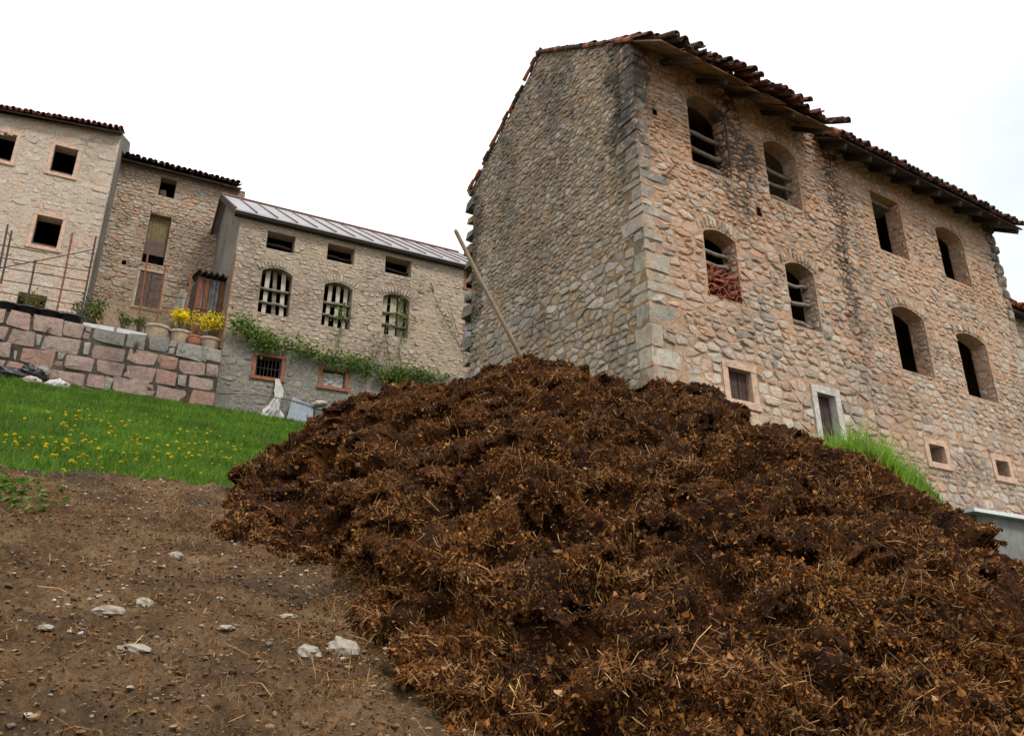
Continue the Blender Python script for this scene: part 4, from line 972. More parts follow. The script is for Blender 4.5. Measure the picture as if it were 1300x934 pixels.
for L in stems: mb.tube([CF.pt(*CF.uv(*p), .1) for p in L], .011, 4)
mb.build('stem', [M['stem']], ivy)
mb = MB(); mbd = MB()
for i in range(len(path)-1):
    (ta, ha), (tb, hb) = path[i], path[i+1]
    dens = [140, 420, 420, 220, 240, 220, 230, 340, 300, 400, 300, 100][i]
    for k in range(dens):
        f = rnd.random()
        if float(perlin(np.array([[(ta+(tb-ta)*f)*2.3, 4.1, 7.7]]))[0])+rnd.gauss(0, .15) < -.38: continue
        c = CB.pt(ta+(tb-ta)*f+rnd.gauss(0, .08), ha+(hb-ha)*f+rnd.gauss(.02, .17), .12+abs(rnd.gauss(0, .1)))
        leaves(mb if rnd.random() < .75 else mbd, [c], .10, rnd, 0, .1, .7)
for L in stems:
    for a, b in zip(L, L[1:]):
        for k in range(16 if L[0][0] < 540 else 4):
            f = rnd.random(); q = CF.pt(*CF.uv(a[0]+(b[0]-a[0])*f+rnd.gauss(0, 4), a[1]+(b[1]-a[1])*f+rnd.gauss(0, 4)), .1+rnd.random()*.08); leaves(mb, [q], .09, rnd, 0, .1, .7)
for k in range(160): q = CF.pt(*CF.uv(508+rnd.gauss(0, 8), 405+rnd.gauss(0, 12)), .06+rnd.random()*.1); leaves(mb if k % 3 else mbd, [q], .09, rnd, 0, .1, .7)
for k in range(70): q = CF.pt(*CF.uv(431+rnd.gauss(0, 6), 398+rnd.gauss(0, 9)), .06+rnd.random()*.1); leaves(mb if k % 3 else mbd, [q], .09, rnd, 0, .1, .7)
mb.build('leaf', [M['leaf']], ivy)['kind'] = 'stuff'; mbd.build('dry_leaf', [M['leaf_dry']], ivy)['kind'] = 'stuff'

# ------------------------------------------------------------------ ground
def warp(a, b, n, lo, hi, m):
    mid = np.linspace(a, b, n); g1 = a-np.cumsum(np.geomspace((b-a)/n, (a-lo)/6, m)); g2 = b+np.cumsum(np.geomspace((b-a)/n, (hi-b)/6, m))
    return np.concatenate([g1[::-1], mid, g2])
gx = warp(-6.2, 5.2, 330, -240, 240, 60); gy = warp(1.2, 10.5, 280, -120, 300, 60)
X, Y = np.meshgrid(gx, gy); X = X.ravel(); Y = Y.ravel(); Z = G(X, Y)
GXB, GYB = [-30, -12, -6, -4.35, -4.1, -3.8, -3.4, -3.0, -1, 3], [5, 5.6, 6.1, 6.75, 7.0, 7.62, 7.95, 8.16, 8.6, 9.5]
def grass_edge(x): return np.interp(x, GXB, GYB)
P3 = np.stack([X, Y, np.zeros_like(X)], 1)
bare = sstep(.3, -.3, Y-grass_edge(X))*sstep(60, 20, np.abs(X)+np.abs(Y))
def gdisp(P3, bare):
    return (.05*fbm(P3*.9, 3)+.04*bare*fbm(P3*3.1+5, 4, .55)+.05*bare*np.abs(fbm(P3*7+9, 4, .65))-.12*(1-bare))*1.0
Z = Z+gdisp(P3, bare)
nx, ny = len(gx), len(gy); ii = np.arange(nx*ny).reshape(ny, nx)
Fq = np.stack([ii[:-1, :-1].ravel(), ii[:-1, 1:].ravel(), ii[1:, 1:].ravel(), ii[1:, :-1].ravel()], 1)
m, nt, b = newmat('trodden_earth_and_turf')
sp = nt.nodes.new('ShaderNodeSeparateXYZ'); nt.links.new(pos(nt), sp.inputs[0])
earth = ramp(nt, noise_(nt, 2.2, 8, .7), [(.3, (.055, .031, .016)), (.47, (.14, .082, .04)), (.6, (.21, .128, .066)), (.75, (.30, .20, .115))])
greyp = math_(nt, 'MULTIPLY', mapr(nt, noise_(nt, .75, 5, .6, None, .5), .5, .6), mapr(nt, sp.outputs[0], -.6, -1.6))
earth = mix(nt, math_(nt, 'MULTIPLY', greyp, .8), earth, ramp(nt, noise_(nt, 9, 6, .7), [(.35, (.025, .021, .018)), (.65, (.09, .074, .058))]))
earth = mix(nt, 1, earth, ramp(nt, noise_(nt, 35, 6, .7), [(.3, (.5, .5, .5)), (.7, (1.4, 1.4, 1.4))]), 'MULTIPLY')
turf = ramp(nt, noise_(nt, 3, 6, .6), [(.3, (.018, .05, .008)), (.7, (.04, .10, .014))])
xf = nt.nodes.new('ShaderNodeFloatCurve'); cv = xf.mapping.curves[0]
pts = [((x+30)/33, y/10) for x, y in zip(GXB, GYB)]
cv.points[0].location = pts[0]; cv.points[1].location = pts[-1]
for p in pts[1:-1]: cv.points.new(*p)
for p in cv.points: p.handle_type = 'VECTOR'
xf.mapping.update(); nt.links.new(mapr(nt, sp.outputs[0], -30, 3), xf.inputs['Value'])
edge = math_(nt, 'SUBTRACT', sp.outputs[1], math_(nt, 'MULTIPLY', xf.outputs[0], 10)); edge = math_(nt, 'ADD', edge, mapr(nt, noise_(nt, 3, 4), .3, .7, -.25, .25))
c = mix(nt, mapr(nt, edge, -.08, .12), earth, turf); nt.links.new(c, b.inputs['Base Color']); b.inputs['Roughness'].default_value = .95; b.inputs['Specular IOR Level'].default_value = .15
bump(nt, b, math_(nt, 'ADD', noise_(nt, 60, 6, .7), math_(nt, 'MULTIPLY', noise_(nt, 16, 5, .65), 2)), 1.0, .035); M['ground'] = m
tag(np_obj('ground', np.stack([X, Y, Z], 1), Fq, m, None, True), kind='structure')
def gz(x, y):
    x = np.atleast_1d(np.asarray(x, float)); y = np.atleast_1d(np.asarray(y, float))
    br = sstep(.3, -.3, y-grass_edge(x))*sstep(60, 20, np.abs(x)+np.abs(y)); return G(x, y)+gdisp(np.stack([x, y, 0*x], 1), br)
# far hill
hx = np.linspace(60, 420, 40); hy = np.linspace(220, 420, 24); X, Y = np.meshgrid(hx, hy); hp = np.stack([X.ravel(), Y.ravel(), 0*X.ravel()], 1)
Z = 118*np.exp(-((X-235)/95)**2-((Y-330)/70)**2)*1.25+fbm(hp*.02, 4).reshape(X.shape)*9-4
ii = np.arange(X.size).reshape(X.shape); Fq = np.stack([ii[:-1, :-1].ravel(), ii[:-1, 1:].ravel(), ii[1:, 1:].ravel(), ii[1:, :-1].ravel()], 1)
tag(np_obj('hill', np.stack([X.ravel(), Y.ravel(), Z.ravel()], 1), Fq, M['hill'], None, True), kind='structure')

# ------------------------------------------------------------------ manure heap
RS = np.random.RandomState(3)
RPX = [(285, 655, 7.1), (296, 632, 7.5), (306, 614, 7.7), (322, 598, 7.8), (356, 572, 7.9), (396, 550, 7.9), (430, 514, 7.8), (482, 501, 7.7), (532, 490, 7.6), (582, 487, 7.5), (620, 471, 7.3), (645, 453, 7.2), (665, 449, 7.2), (710, 457, 7.1), (760, 471, 7.1), (820, 486, 7.0), (880, 488, 7.0), (940, 515, 6.8), (1000, 538, 6.7), (1060, 567, 6.5), (1120, 598, 6.4), (1170, 622, 6.3), (1205, 652, 6.2), (1222, 700, 6.0), (1245, 740, 5.6), (1290, 780, 5.1), (1400, 860, 4.5)]
R_ = np.array([tuple(at(*p)) for p in RPX])
tp = [tuple(hit(*p)) for p in ((283, 660), (286, 670), (296, 686), (342, 703), (425, 740), (455, 785), (505, 838))]+[(x, y, float(G(x, y))) for x, y in ((-.25, 3.35), (.4, 3.0), (1.1, 2.8), (1.9, 2.7), (2.7, 2.7), (3.4, 3.0), (3.9, 3.5))]
T_ = np.array(tp)
def resample(P, n, key=None):
    d = np.concatenate([[0], np.cumsum(np.linalg.norm(np.diff(P, axis=0), axis=1))]); d /= d[-1]; u = np.linspace(0, 1, n)
    return np.stack([np.interp(u, d, P[:, k]) for k in range(3)], 1)
NU, NV, NB = 900, 640, 60
RC, TC = resample(R_, NU), resample(T_, NU)
v = np.linspace(0, 1, NV)[:, None, None]
TC[:, :2] += np.stack([fbm(np.stack([np.linspace(0, 14, NU), 0*TC[:, 0], 0*TC[:, 0]+k], 1), 3)*.13 for k in (0, 9)], 1); TC[:, 2] = G(TC[:, 0], TC[:, 1])-.03
f = v**1.12; S = TC[None]*(1-f)+RC[None]*f
S[..., 2] += .16*np.sin(PI*np.clip(v[..., 0], 0, 1))*np.clip((RC[None, :, 2]-TC[None, :, 2])/1.5, .1, 1.2)
bk = np.linspace(0, 1, NB+1)[1:, None, None]; BV = RC[None].repeat(NB, 0).copy(); BV[..., 1] += (bk*2.2)[..., 0]
gb = G(BV[..., 0].ravel(), BV[..., 1].ravel()).reshape(BV.shape[:2]); kk = np.clip(bk[..., 0]*1.05, 0, 1); BV[..., 2] = RC[None, :, 2]*(1-kk**1.5)+(gb-.15)*kk**1.5-.02*kk
S = np.concatenate([S, BV], 0)
def normals(S):
    du = np.gradient(S, axis=1); dv = np.gradient(S, axis=0); N = np.cross(du, dv); return N/(np.linalg.norm(N, axis=2, keepdims=True)+1e-9)
N = normals(S)
if N[NV//2, NU//2, 2] < 0: N = -N
P = S.reshape(-1, 3); Nf = N.reshape(-1, 3)
edge = np.clip(np.linspace(0, 1, NV)/.06, 0, 1); edge = np.concatenate([edge, np.ones(NB)])[:, None]*np.ones((1, NU)); ue = np.clip(np.linspace(0, 1, NU)/.09, .15, 1); E_ = (edge*ue[None]).ravel()
Q = P*np.array([1, 1, 1.7])
d1 = fbm(P*1.25+3, 2)*.09; d2 = (.5-np.abs(fbm(Q*2.6+11, 3, .5)))*.17; d3 = (.4-np.abs(fbm(Q*7.0+21, 3, .55)))*.11; d4 = (.3-np.abs(fbm(P*17+31, 3, .6)))*.045; d5 = fbm(P*48+41, 2, .6)*.014
pit = sstep(.05, .5, fbm(Q*1.8+77, 3, .55))*.17
D = (d1+d2+d3-pit)*E_-.05*E_+(d4+d5)*(.4+.6*E_)
H = P+Nf*D[:, None]
sl = fbm(P*np.array([1.5, 1.5, 4.6])+51, 4, .55); sl = sstep(-.22, .22, sl)*1.5-.75+sl*.4          # layers stick out and droop like shelves
out = Nf.copy(); out[:, 2] = 0; H += out*(sl*.15*E_)[:, None]
H[:, 2] -= .05*E_*np.clip(sl, 0, 1)
HG = H.reshape(NV+NB, NU, 3); HN = normals(HG)
if HN[NV//2, NU//2, 2] < 0: HN = -HN
ii = np.arange((NV+NB)*NU).reshape(NV+NB, NU); Fq = np.stack([ii[:-1, :-1].ravel(), ii[:-1, 1:].ravel(), ii[1:, 1:].ravel(), ii[1:, :-1].ravel()], 1)
m, nt, b = newmat('rotted_manure')
c = ramp(nt, noise_(nt, 3.2, 8, .7, None, .4), [(.34, (0.0103, 0.004284, 0.001571)), (.48, (0.0429, 0.01519, 0.003927)), (.58, (0.0961, 0.03506, 0.007997)), (.69, (0.1802, 0.06855, 0.01571))])
c = mix(nt, 1, c, ramp(nt, noise_(nt, 40, 7, .75), [(.3, (.45, .42, .4)), (.5, (.95, .95, .95)), (.72, (1.7, 1.6, 1.5))]), 'MULTIPLY')
nt.links.new(c, b.inputs['Base Color']); b.inputs['Roughness'].default_value = .9; b.inputs['Specular IOR Level'].default_value = .18
bump(nt, b, math_(nt, 'ADD', noise_(nt, 120, 5, .7), math_(nt, 'MULTIPLY', noise_(nt, 45, 5, .7), 2)), 1.0, .012); M['manure'] = m
pk = at(660, 450, 7.15)
heap = thing('manure_heap', 'big brown heap of rotted straw manure filling the foreground', 'manure heap', (0.5, 5.2, float(G(.5, 5.2))))
heap['label'] = 'big brown heap of rotted straw manure and leaves filling the foreground'
np_obj('manure', H, Fq, m, heap, True)
# scatter on the heap
A = HG[:-1, :-1]; du = HG[:-1, 1:]-A; dv = HG[1:, :-1]-A; area = np.linalg.norm(np.cross(du, dv), axis=2); area[NV+18:] = 0
cen = A+.5*du+.5*dv
distw = np.clip(5.0/np.linalg.norm(cen-np.array([0, 0, CZ]), axis=2), .5, 1.5); area *= distw
patch = np.clip(fbm(cen.reshape(-1, 3)*2.6+91, 3, .6).reshape(area.shape)*1.6+.6, .15, 1.6)
hol = np.clip(1.15-((pit*1.0).reshape(NV+NB, NU)[:-1, :-1]/.17)*.7, .3, 1); patch = patch*hol
def sample(n, w):
    cdf = np.cumsum(w.ravel()); idx = np.searchsorted(cdf, RS.rand(n)*cdf[-1]); idx = np.clip(idx, 0, w.size-1); r, c = np.unravel_index(idx, w.shape)
    a, bb = RS.rand(n, 1), RS.rand(n, 1); return A[r, c]+du[r, c]*a+dv[r, c]*bb, HN[r, c]
def flow(p, k): return np.stack([perlin(p*1.9+o) for o in (13.1, 57.7, 91.3)], 1)*4*k
def basis(N, tilt, fall=0.0, fl=None):
    n = len(N); d = RS.normal(size=(n, 3)); d[:, 2] -= fall
    if fl is not None: d = d+fl; d -= N*(d*N).sum(1, keepdims=True)*1.0; d /= np.linalg.norm(d, axis=1, keepdims=True)
    d = d+N*RS.uniform(tilt[0], tilt[1], (n, 1)); d /= np.linalg.norm(d, axis=1, keepdims=True)
    s = np.cross(d, N); s /= np.linalg.norm(s, axis=1, keepdims=True)+1e-9
    a = RS.normal(0, .5, (n, 1)); u = np.cross(s, d); s2 = s*np.cos(a)+u*np.sin(a); return d, s2, np.cross(s2, d)
def flakes(name, n, w, L, W, mat, parent, tilt=(-.1, .6), curl=.5, lift=.004):
    p, Nn = sample(n, w); d, s, u = basis(Nn, tilt, .3); l = L[0]*(L[1]/L[0])**RS.rand(n, 1); wd = l*RS.uniform(*W, (n, 1)); c = l*RS.normal(0, curl*.35, (n, 1)); c2 = wd*RS.normal(0, curl*.4, (n, 1)); p = p+Nn*lift*RS.rand(n, 1)
    j = lambda k: RS.normal(0, .14, (n, 1))*k
    V = np.stack([p-s*wd*.25, p+s*wd*.25+u*c2, p+d*l*(.5+j(1))-s*wd*(.5+j(1))+u*(c+c2), p+d*l*(.5+j(1))+s*wd*(.5+j(1))+u*(c-c2), p+d*l*(1+j(1))-s*wd*(.2+j(1)), p+d*l*(.9+j(1))+s*wd*(.22+j(1))+u*c2], 1).reshape(-1, 3)
    k = np.arange(n)[:, None, None]*6; Fz = (k+np.array([[0, 1, 3, 2], [2, 3, 5, 4]])[None]).reshape(-1, 4)
    o = np_obj(name, V, Fz, mat, parent); o['kind'] = 'stuff'; return o
def straws(name, p, Nn, L, W, mat, parent, tilt=(-.05, .5), bend=.25, fall=.2, kind=True, flat=None):
    n = len(p); d, s, u = basis(Nn, tilt, fall, flow(p, flat) if flat else None)
    l = L[0]*(L[1]/L[0])**(RS.rand(n, 1)**1.6); w = RS.uniform(*W, (n, 1)); bd = l*RS.normal(0, bend, (n, 1)); b2 = l*RS.normal(0, bend*.6, (n, 1))
    pts = [p-d*l*.5, p-d*l*.1+u*bd*.5+s*b2*.4, p+d*l*.5]; vs = []
    for q in pts:
        for a in (0, 2.094, 4.189): vs.append(q+(s*math.cos(a)+u*math.sin(a))*w)
    V = np.stack(vs, 1).reshape(-1, 3); k = np.arange(n)[:, None, None]*9; fs = []
    for r in (0, 3):
        for a in range(3): fs.append([r+a, r+(a+1) % 3, r+3+(a+1) % 3, r+3+a])
    o = np_obj(name, V, (k+np.array(fs)[None]).reshape(-1, 4), mat, parent)
    if kind: o['kind'] = 'stuff'
    return o
M['frag'] = island_mat('brown_rotted_fragment', [(0.0308, 0.01144, 0.003366), (0.1056, 0.0384, 0.008228), (0.2024, 0.0768, 0.01571), (0.1408, 0.05147, 0.01047), (0.3168, 0.1348, 0.03216), (0.066, 0.02451, 0.00561)], rough=.9, vscale=2.4, var=.45)
M['fallen_leaf'] = island_mat('rust_brown_leaf', [(0.234, 0.08925, 0.025), (0.2808, 0.1232, 0.04), (0.1716, 0.0595, 0.018), (0.3276, 0.187, 0.085), (0.234, 0.0935, 0.03)], rough=.7, spec=.3, vscale=2, var=.35)
M['straw'] = island_mat('old_straw', [(.20, .095, .026), (.32, .17, .055), (.12, .052, .014), (.46, .29, .12), (.16, .075, .022)], rough=.7, spec=.3, vscale=2, var=.3)
w = area*patch
flakes('dung_crumbs', 200000, w, (.007, .034), (.35, .9), M['frag'], heap, (-.1, .8), .8)
flakes('leaf_litter', 4500, area*np.clip(patch, .15, 1.2), (.015, .045), (.4, .8), M['fallen_leaf'], heap, (-.05, .7), .9, .01)
M['dark_frag'] = island_mat('dark_moist_fragment', [(0.007425, 0.00304, 0.001156), (0.03135, 0.0114, 0.003128), (0.07838, 0.02888, 0.00646), (0.1485, 0.05548, 0.01156)], rough=.8, vscale=2.4, var=.4)
flakes('dung_clods', 260000, area, (.005, .024), (.4, .9), M['dark_frag'], heap, (-.1, 1.0), .8)
p, Nn = sample(110000, area*np.clip(patch, .18, 1.5)); straws('straw_fibres', p, Nn, (.02, .08), (.0008, .0019), M['frag'], heap, (-.05, .45), .25, .5, True, 1.3)
p, Nn = sample(36000, area*np.clip(patch, .25, 1.5)**1.5); straws('straw_stalks', p, Nn, (.04, .17), (.0010, .0024), M['straw'], heap, (-.05, .4), .14, .5, True, 1.0)

# handle in the top of the heap
mb = MB(); a, b_ = at(660, 452, 7.15), at(578, 292, 7.0); a2 = a+(a-b_)*.3
mb.tube([a2, a2.lerp(b_, .35)+Vector((.008, 0, 0)), a2.lerp(b_, .7)+Vector((-.006, 0, 0)), a2.lerp(b_, .985), b_], [.0245, .0235, .022, .021, .015], 12, 0, True, .03, rnd)
tag(mb.build('tool_handle', [M['handle']], None, True, a), 'long wooden fork handle sticking out of the top of the manure heap', 'tool handle')

# ------------------------------------------------------------------ grass
def blades(name, x, y, z, hgt, wid, mat, kind=True, lean=.35, parent=None):
    n = len(x); B = np.stack([x, y, z-.01], 1); a = RS.rand(n)*2*PI; s = np.stack([np.cos(a), np.sin(a), 0*a], 1)*wid[:, None]*.5
    ld = RS.normal(0, lean, (n, 2)); up = np.stack([ld[:, 0], ld[:, 1], np.ones(n)], 1); up /= np.linalg.norm(up, axis=1)[:, None]
    dr = np.stack([ld[:, 0], ld[:, 1], -np.abs(ld).sum(1)*.5], 1)*hgt[:, None]*.45
    m1 = B+up*hgt[:, None]*.5+dr*.15; t = B+up*hgt[:, None]+dr
    V = np.stack([B-s, B+s, m1-s*.8, m1+s*.8, t-s*.1, t+s*.1], 1).reshape(-1, 3); k = np.arange(n)[:, None, None]*6
    o = np_obj(name, V, (k+np.array([[0, 1, 3, 2], [2, 3, 5, 4]])[None]).reshape(-1, 4), mat, parent, True)
    if kind: o['kind'] = 'stuff'
    return o
M['grass'] = island_mat('meadow_grass', [(.045, .125, .008), (.08, .18, .012), (.13, .245, .02), (.06, .15, .01), (.19, .26, .04)], rough=.6, spec=.25, trans=.35, vscale=.9, var=.4)
M['tuft'] = island_mat('bright_tall_grass', [(.10, .25, .015), (.19, .38, .025), (.28, .44, .045), (.14, .31, .02), (.34, .40, .08)], rough=.6, spec=.25, trans=.4, vscale=4, var=.2)
n = 520000; x = RS.uniform(-18, .5, n); y = RS.uniform(5.2, 22.5, n)
near = sstep(22, 8, y); keep = RS.rand(n) < (.35+.65*near)
e = y-grass_edge(x); tt = (x-TF.P[0])*TF.u[0]+(y-TF.P[1])*TF.u[1]; q = (x-TF.P[0])*TF.n[0]+(y-TF.P[1])*TF.n[1]; qc = (x-CB.P[0])*CB.n[0]+(y-CB.P[1])*CB.n[1]
edge_n = perlin(np.stack([x*2.2, y*2.2, 0*x], 1))*.3+perlin(np.stack([x*7, y*7, 0*x+3], 1))*.22
keep &= (e+edge_n > 0) & (q > .03) & ((qc > .03) | (tt < 0)) & (x > -.95*y) & (x < -.10*y+.6)
x, y = x[keep], y[keep]; hn = fbm(np.stack([x*.8, y*.8, 0*x], 1), 3); hgt = (.085+.075*hn+.06*RS.rand(len(x)))*(1+.25*sstep(9, 18, y)); hgt = np.clip(hgt, .05, .25)
tag(blades('meadow_grass', x, y, gz(x, y)+.02, hgt, RS.uniform(.006, .014, len(x))*(1+sstep(8, 20, y)), M['grass']), 'lush green meadow grass on the bank below the garden wall', 'grass')
n = 90000; x = RS.uniform(-1.5, 12, n); y = RS.uniform(6, 20, n); qm = (x-MF.P[0])*MF.n[0]+(y-MF.P[1])*MF.n[1]; tmn = (x-MF.P[0])*MF.u[0]+(y-MF.P[1])*MF.u[1]; ql = (x-LT.P[0])*LT.n[0]+(y-LT.P[1])*LT.n[1]
k = (y > grass_edge(np.minimum(x, 3))+.3) & (qm > .03) & ~((ql < .05) & (tmn > 6.5)) & (qm < 5.5); x, y = x[k], y[k]
tag(blades('rough_grass', x, y, gz(x, y)+.02, RS.uniform(.06, .2, len(x)), RS.uniform(.008, .016, len(x)), M['grass']), 'rough grass on the bank between the heap and the ochre house', 'grass')
# tall grass on the heap's right shoulder
tuftm = []
for px, py, d, n, hh, sp_ in ((1082, 578, 6.5, 900, .34, .13), (1105, 590, 6.45, 1100, .44, .12), (1130, 596, 6.4, 1000, .42, .09), (1152, 606, 6.35, 600, .30, .07), (1060, 563, 6.5, 130, .12, .12), (1180, 618, 6.3, 70, .08, .06), (1205, 630, 6.25, 70, .08, .06)):
    c = at(px, py, d); xx = c.x+RS.normal(0, sp_, n); yy = c.y+RS.normal(0, sp_, n); dd = np.argmin(((HG[NV-60:NV+20:4, ::4, :2].reshape(-1, 1, 2)-np.stack([xx, yy], 1)[None])**2).sum(2), 0)
    tuftm.append((xx, yy, HG[NV-60:NV+20:4, ::4].reshape(-1, 3)[dd, 2]-.02, hh*.78*RS.uniform(.2, 1.25, n), RS.uniform(.006, .012, n)))
cc = [np.concatenate(z) for z in zip(*tuftm)]
tg = thing('grass_tuft', 'tuft of tall bright green grass growing on the right shoulder of the manure heap', 'grass', at(1115, 592, 6.4))
blades('grass_blades', *cc, M['tuft'], True, .33, tg)
# weeds at the left edge of the trodden earth
wp = [((8, 628), .26, 'broad-leaved green weed at the left edge where the grass meets the earth'), ((22, 617), .22, 'leafy green weed clump just below the grass near the left edge'), ((12, 645), .2, 'lowest green weed clump at the left edge of the bare earth'), ((52, 610), .13, 'small green weed in the bare earth right of the left edge clumps'), ((102, 611), .12, 'small green weed on the earth under the dandelions'), ((62, 642), .06, 'tiny green seedling alone on the bare earth'), ((140, 605), .15, 'bright green weed at the grass edge beside the dandelions')]
for (px, py), s, lab in wp:
    p = hit(px, py); o = thing('weed', lab, 'weed', p, 'weeds on the bare earth'); mb = MB(); r2 = random.Random(px)
    for k in range(90 if s > .15 else 16):
        a = r2.random()*2*PI; d = Vector((math.cos(a), math.sin(a), r2.uniform(.1, .9))).normalized(); L = s*r2.uniform(.3, .6); q = p+Vector((r2.gauss(0, s*.6), r2.gauss(0, s*.5), 0)); q.z = float(gz(q.x, q.y)[0]); sd = d.cross(Vector((0, 0, 1))).normalized()*L*.2
        mb.add([q, q+d*L*.45+sd, q+d*L*.5, q+d*L*.45-sd, q+d*L-Vector((0, 0, L*.25))], ((0, 1, 2), (0, 2, 3), (1, 4, 2), (2, 4, 3)))
    mb.build('leaves', [M['leaf']], o)['kind'] = 'stuff'
# dandelions
rnd = random.Random(23)
mb = MB(); mb.tube([(0, 0, -.02), (.004, .003, .10), (.008, .002, .165)], .0035, 5, 1)
for ring, (rr, zz, nn) in enumerate(((.032, .172, 12), (.024, .182, 11), (.013, .19, 9))):
    for k in range(nn):
        a = 2*PI*k/nn+ring*.3; c, s = math.cos(a), math.sin(a); w = .0085
        mb.add([(.008, .002, .165), (.008+c*rr*.6-s*w, .002+s*rr*.6+c*w, zz+.002), (.008+c*rr, .002+s*rr, zz-.002), (.008+c*rr*.6+s*w, .002+s*rr*.6-c*w, zz+.002)], ((0, 1, 2, 3),))
dm = mb.build('dandelion', [M['yellow'], M['leaf']]); tag(dm, 'yellow dandelion in flower in the green grass bank', 'dandelion', 'dandelions in the grass bank')
cl = [(105, 530, 18, 16), (125, 550, 40, 20), (60, 570, 40, 14), (180, 555, 40, 18), (150, 575, 60, 18), (230, 558, 40, 16), (300, 572, 30, 12), (40, 545, 30, 6), (120, 590, 50, 10), (250, 600, 20, 3), (20, 565, 20, 8), (200, 575, 40, 12), (270, 570, 30, 8), (80, 560, 60, 20), (180, 575, 70, 20), (240, 570, 40, 14)]
first = True; seen = 0
for cx, cy, s, n in cl:
    for k in range(n):
        px, py = cx+rnd.gauss(0, s*.9), cy+rnd.gauss(0, s*.38)
        if not (515 < py < 607) or px < 0 or px > 325: continue
        p = hit(px, py); z = float(gz(p.x, p.y)[0])
        if p.y < float(grass_edge(p.x))+.15: continue
        o = dm if first else dm.copy()
        if not first: COL.objects.link(o)
        first = False; o.location = (p.x, p.y, z+.02); k_ = rnd.uniform(.5, .9); o.scale = (k_, k_, k_*rnd.uniform(.8, 1.15)); o.rotation_euler = (rnd.gauss(0, .22)+.15, rnd.gauss(0, .22), rnd.random()*6.3)

# ------------------------------------------------------------------ stones, pebbles and straw on the earth
rk = [((135, 785), (.075, .05, .04), 'flat pale stone left of centre on the earth'), ((183, 777), (.065, .045, .05), 'pale upright stone beside a long straw'), ((55, 806), (.045, .035, .02), 'small grey stone near the left edge of the earth'), ((222, 716), (.05, .04, .04), 'grey stone alone high on the bare earth'), ((125, 760), (.03, .02, .015), 'small flat pale stone just above the flat stone'),
      ((285, 808), (.06, .035, .02), 'thin pale stone lying below the straw stalks'), ((165, 841), (.08, .05, .03), 'wide pale stone at the bottom of the earth'), ((276, 780), (.03, .02, .015), 'small white stone between the two larger pale stones'), ((390, 832), (.085, .06, .055), 'large pale brown-flecked rock, left of a pair near the heap foot'), ((434, 832), (.085, .075, .075), 'large pale rounded rock, right of a pair near the heap foot'), ((365, 786), (.06, .04, .02), 'half buried pale stone near the heap foot')]
for k, ((px, py), r, lab) in enumerate(rk):
    p = hit(px, py); p.z = float(gz(p.x, p.y)[0])+r[2]*.12; blob('field_stone', p, (r[0]*.9, r[1]*.9, r[2]*.75), M['rock'], lab, 'stone', 'pale stones on the bare earth', 10+k, .35, 1.3, True)
n = 24000; x = RS.uniform(-4.6, .4, n); y = RS.uniform(2.6, 7.6, n); dens = np.clip(fbm(np.stack([x*1.1, y*1.1, 0*x], 1)+4, 3)*1.3+.5, .05, 1); kp = (RS.rand(n) < dens*.9) & (y < grass_edge(x)-.2); x, y = x[kp], y[kp]; n = len(x)
ico = []; ph = (1+5**.5)/2
for a in (-1, 1):
    for bq in (-ph, ph): ico += [(0, a, bq), (a, bq, 0), (bq, 0, a)]
ico = np.array(ico, float); ico /= np.linalg.norm(ico[0]); tri = [(i, j, k) for i in range(12) for j in range(i+1, 12) for k in range(j+1, 12) if max(np.linalg.norm(ico[i]-ico[j]), np.linalg.norm(ico[j]-ico[k]), np.linalg.norm(ico[i]-ico[k])) < 1.1]
tri = np.array([t if np.dot(np.cross(ico[t[1]]-ico[t[0]], ico[t[2]]-ico[t[0]]), ico[t[0]]) > 0 else (t[0], t[2], t[1]) for t in tri])
r = .0016*(9**(RS.rand(n)**4.5)); sc3 = np.stack([r*RS.uniform(.8, 1.4, n), r*RS.uniform(.8, 1.4, n), r*RS.uniform(.5, .9, n)], 1)
V = (ico[None]*sc3[:, None]*RS.uniform(.75, 1.25, (n, 12, 1))+np.stack([x, y, gz(x, y)+r*.3], 1)[:, None]).reshape(-1, 3)
M['clod'] = island_mat('earth_clod', [(.05, .028, .014), (.12, .07, .035), (.19, .115, .06), (.085, .049, .025), (.26, .17, .095)], vscale=30, rough=.95, spec=.1)
nc = 42000; cx_ = RS.uniform(-4.6, .4, nc); cy_ = RS.uniform(2.5, 7.9, nc); kc = (cy_ < grass_edge(cx_)-.02) & (RS.rand(nc) < np.clip(1.1-(cy_-2.5)/6, .3, 1)); cx_, cy_ = cx_[kc], cy_[kc]; nc = len(cx_)
rc = .003*(5**(RS.rand(nc)**3.0)); sc4 = np.stack([rc*RS.uniform(.8, 1.5, nc), rc*RS.uniform(.8, 1.5, nc), rc*RS.uniform(.5, .9, nc)], 1)
VC = (ico[None]*sc4[:, None]*RS.uniform(.65, 1.3, (nc, 12, 1))+np.stack([cx_, cy_, gz(cx_, cy_)+rc*.15], 1)[:, None]).reshape(-1, 3)
tag(np_obj('earth_clods', VC, (np.arange(nc)[:, None, None]*12+tri[None]).reshape(-1, 3), M['clod']), 'small brown clods of earth covering the bare ground', 'clods', None, 'stuff')
tag(np_obj('pebbles', V, (np.arange(n)[:, None, None]*12+tri[None]).reshape(-1, 3), M['pebble']), 'scattered small pale pebbles on the bare earth', 'pebbles', None, 'stuff')
def gscatter(n, xr, yr, w):
    x = RS.uniform(*xr, n); y = RS.uniform(*yr, n); k = (RS.rand(n) < w(x, y)) & (y < grass_edge(x)-.05); x, y = x[k], y[k]
    return np.stack([x, y, gz(x, y)+.006], 1), np.tile(np.array([[.16, -.28, .94]]), (len(x), 1))
TOE = TC[::6, :2].copy()
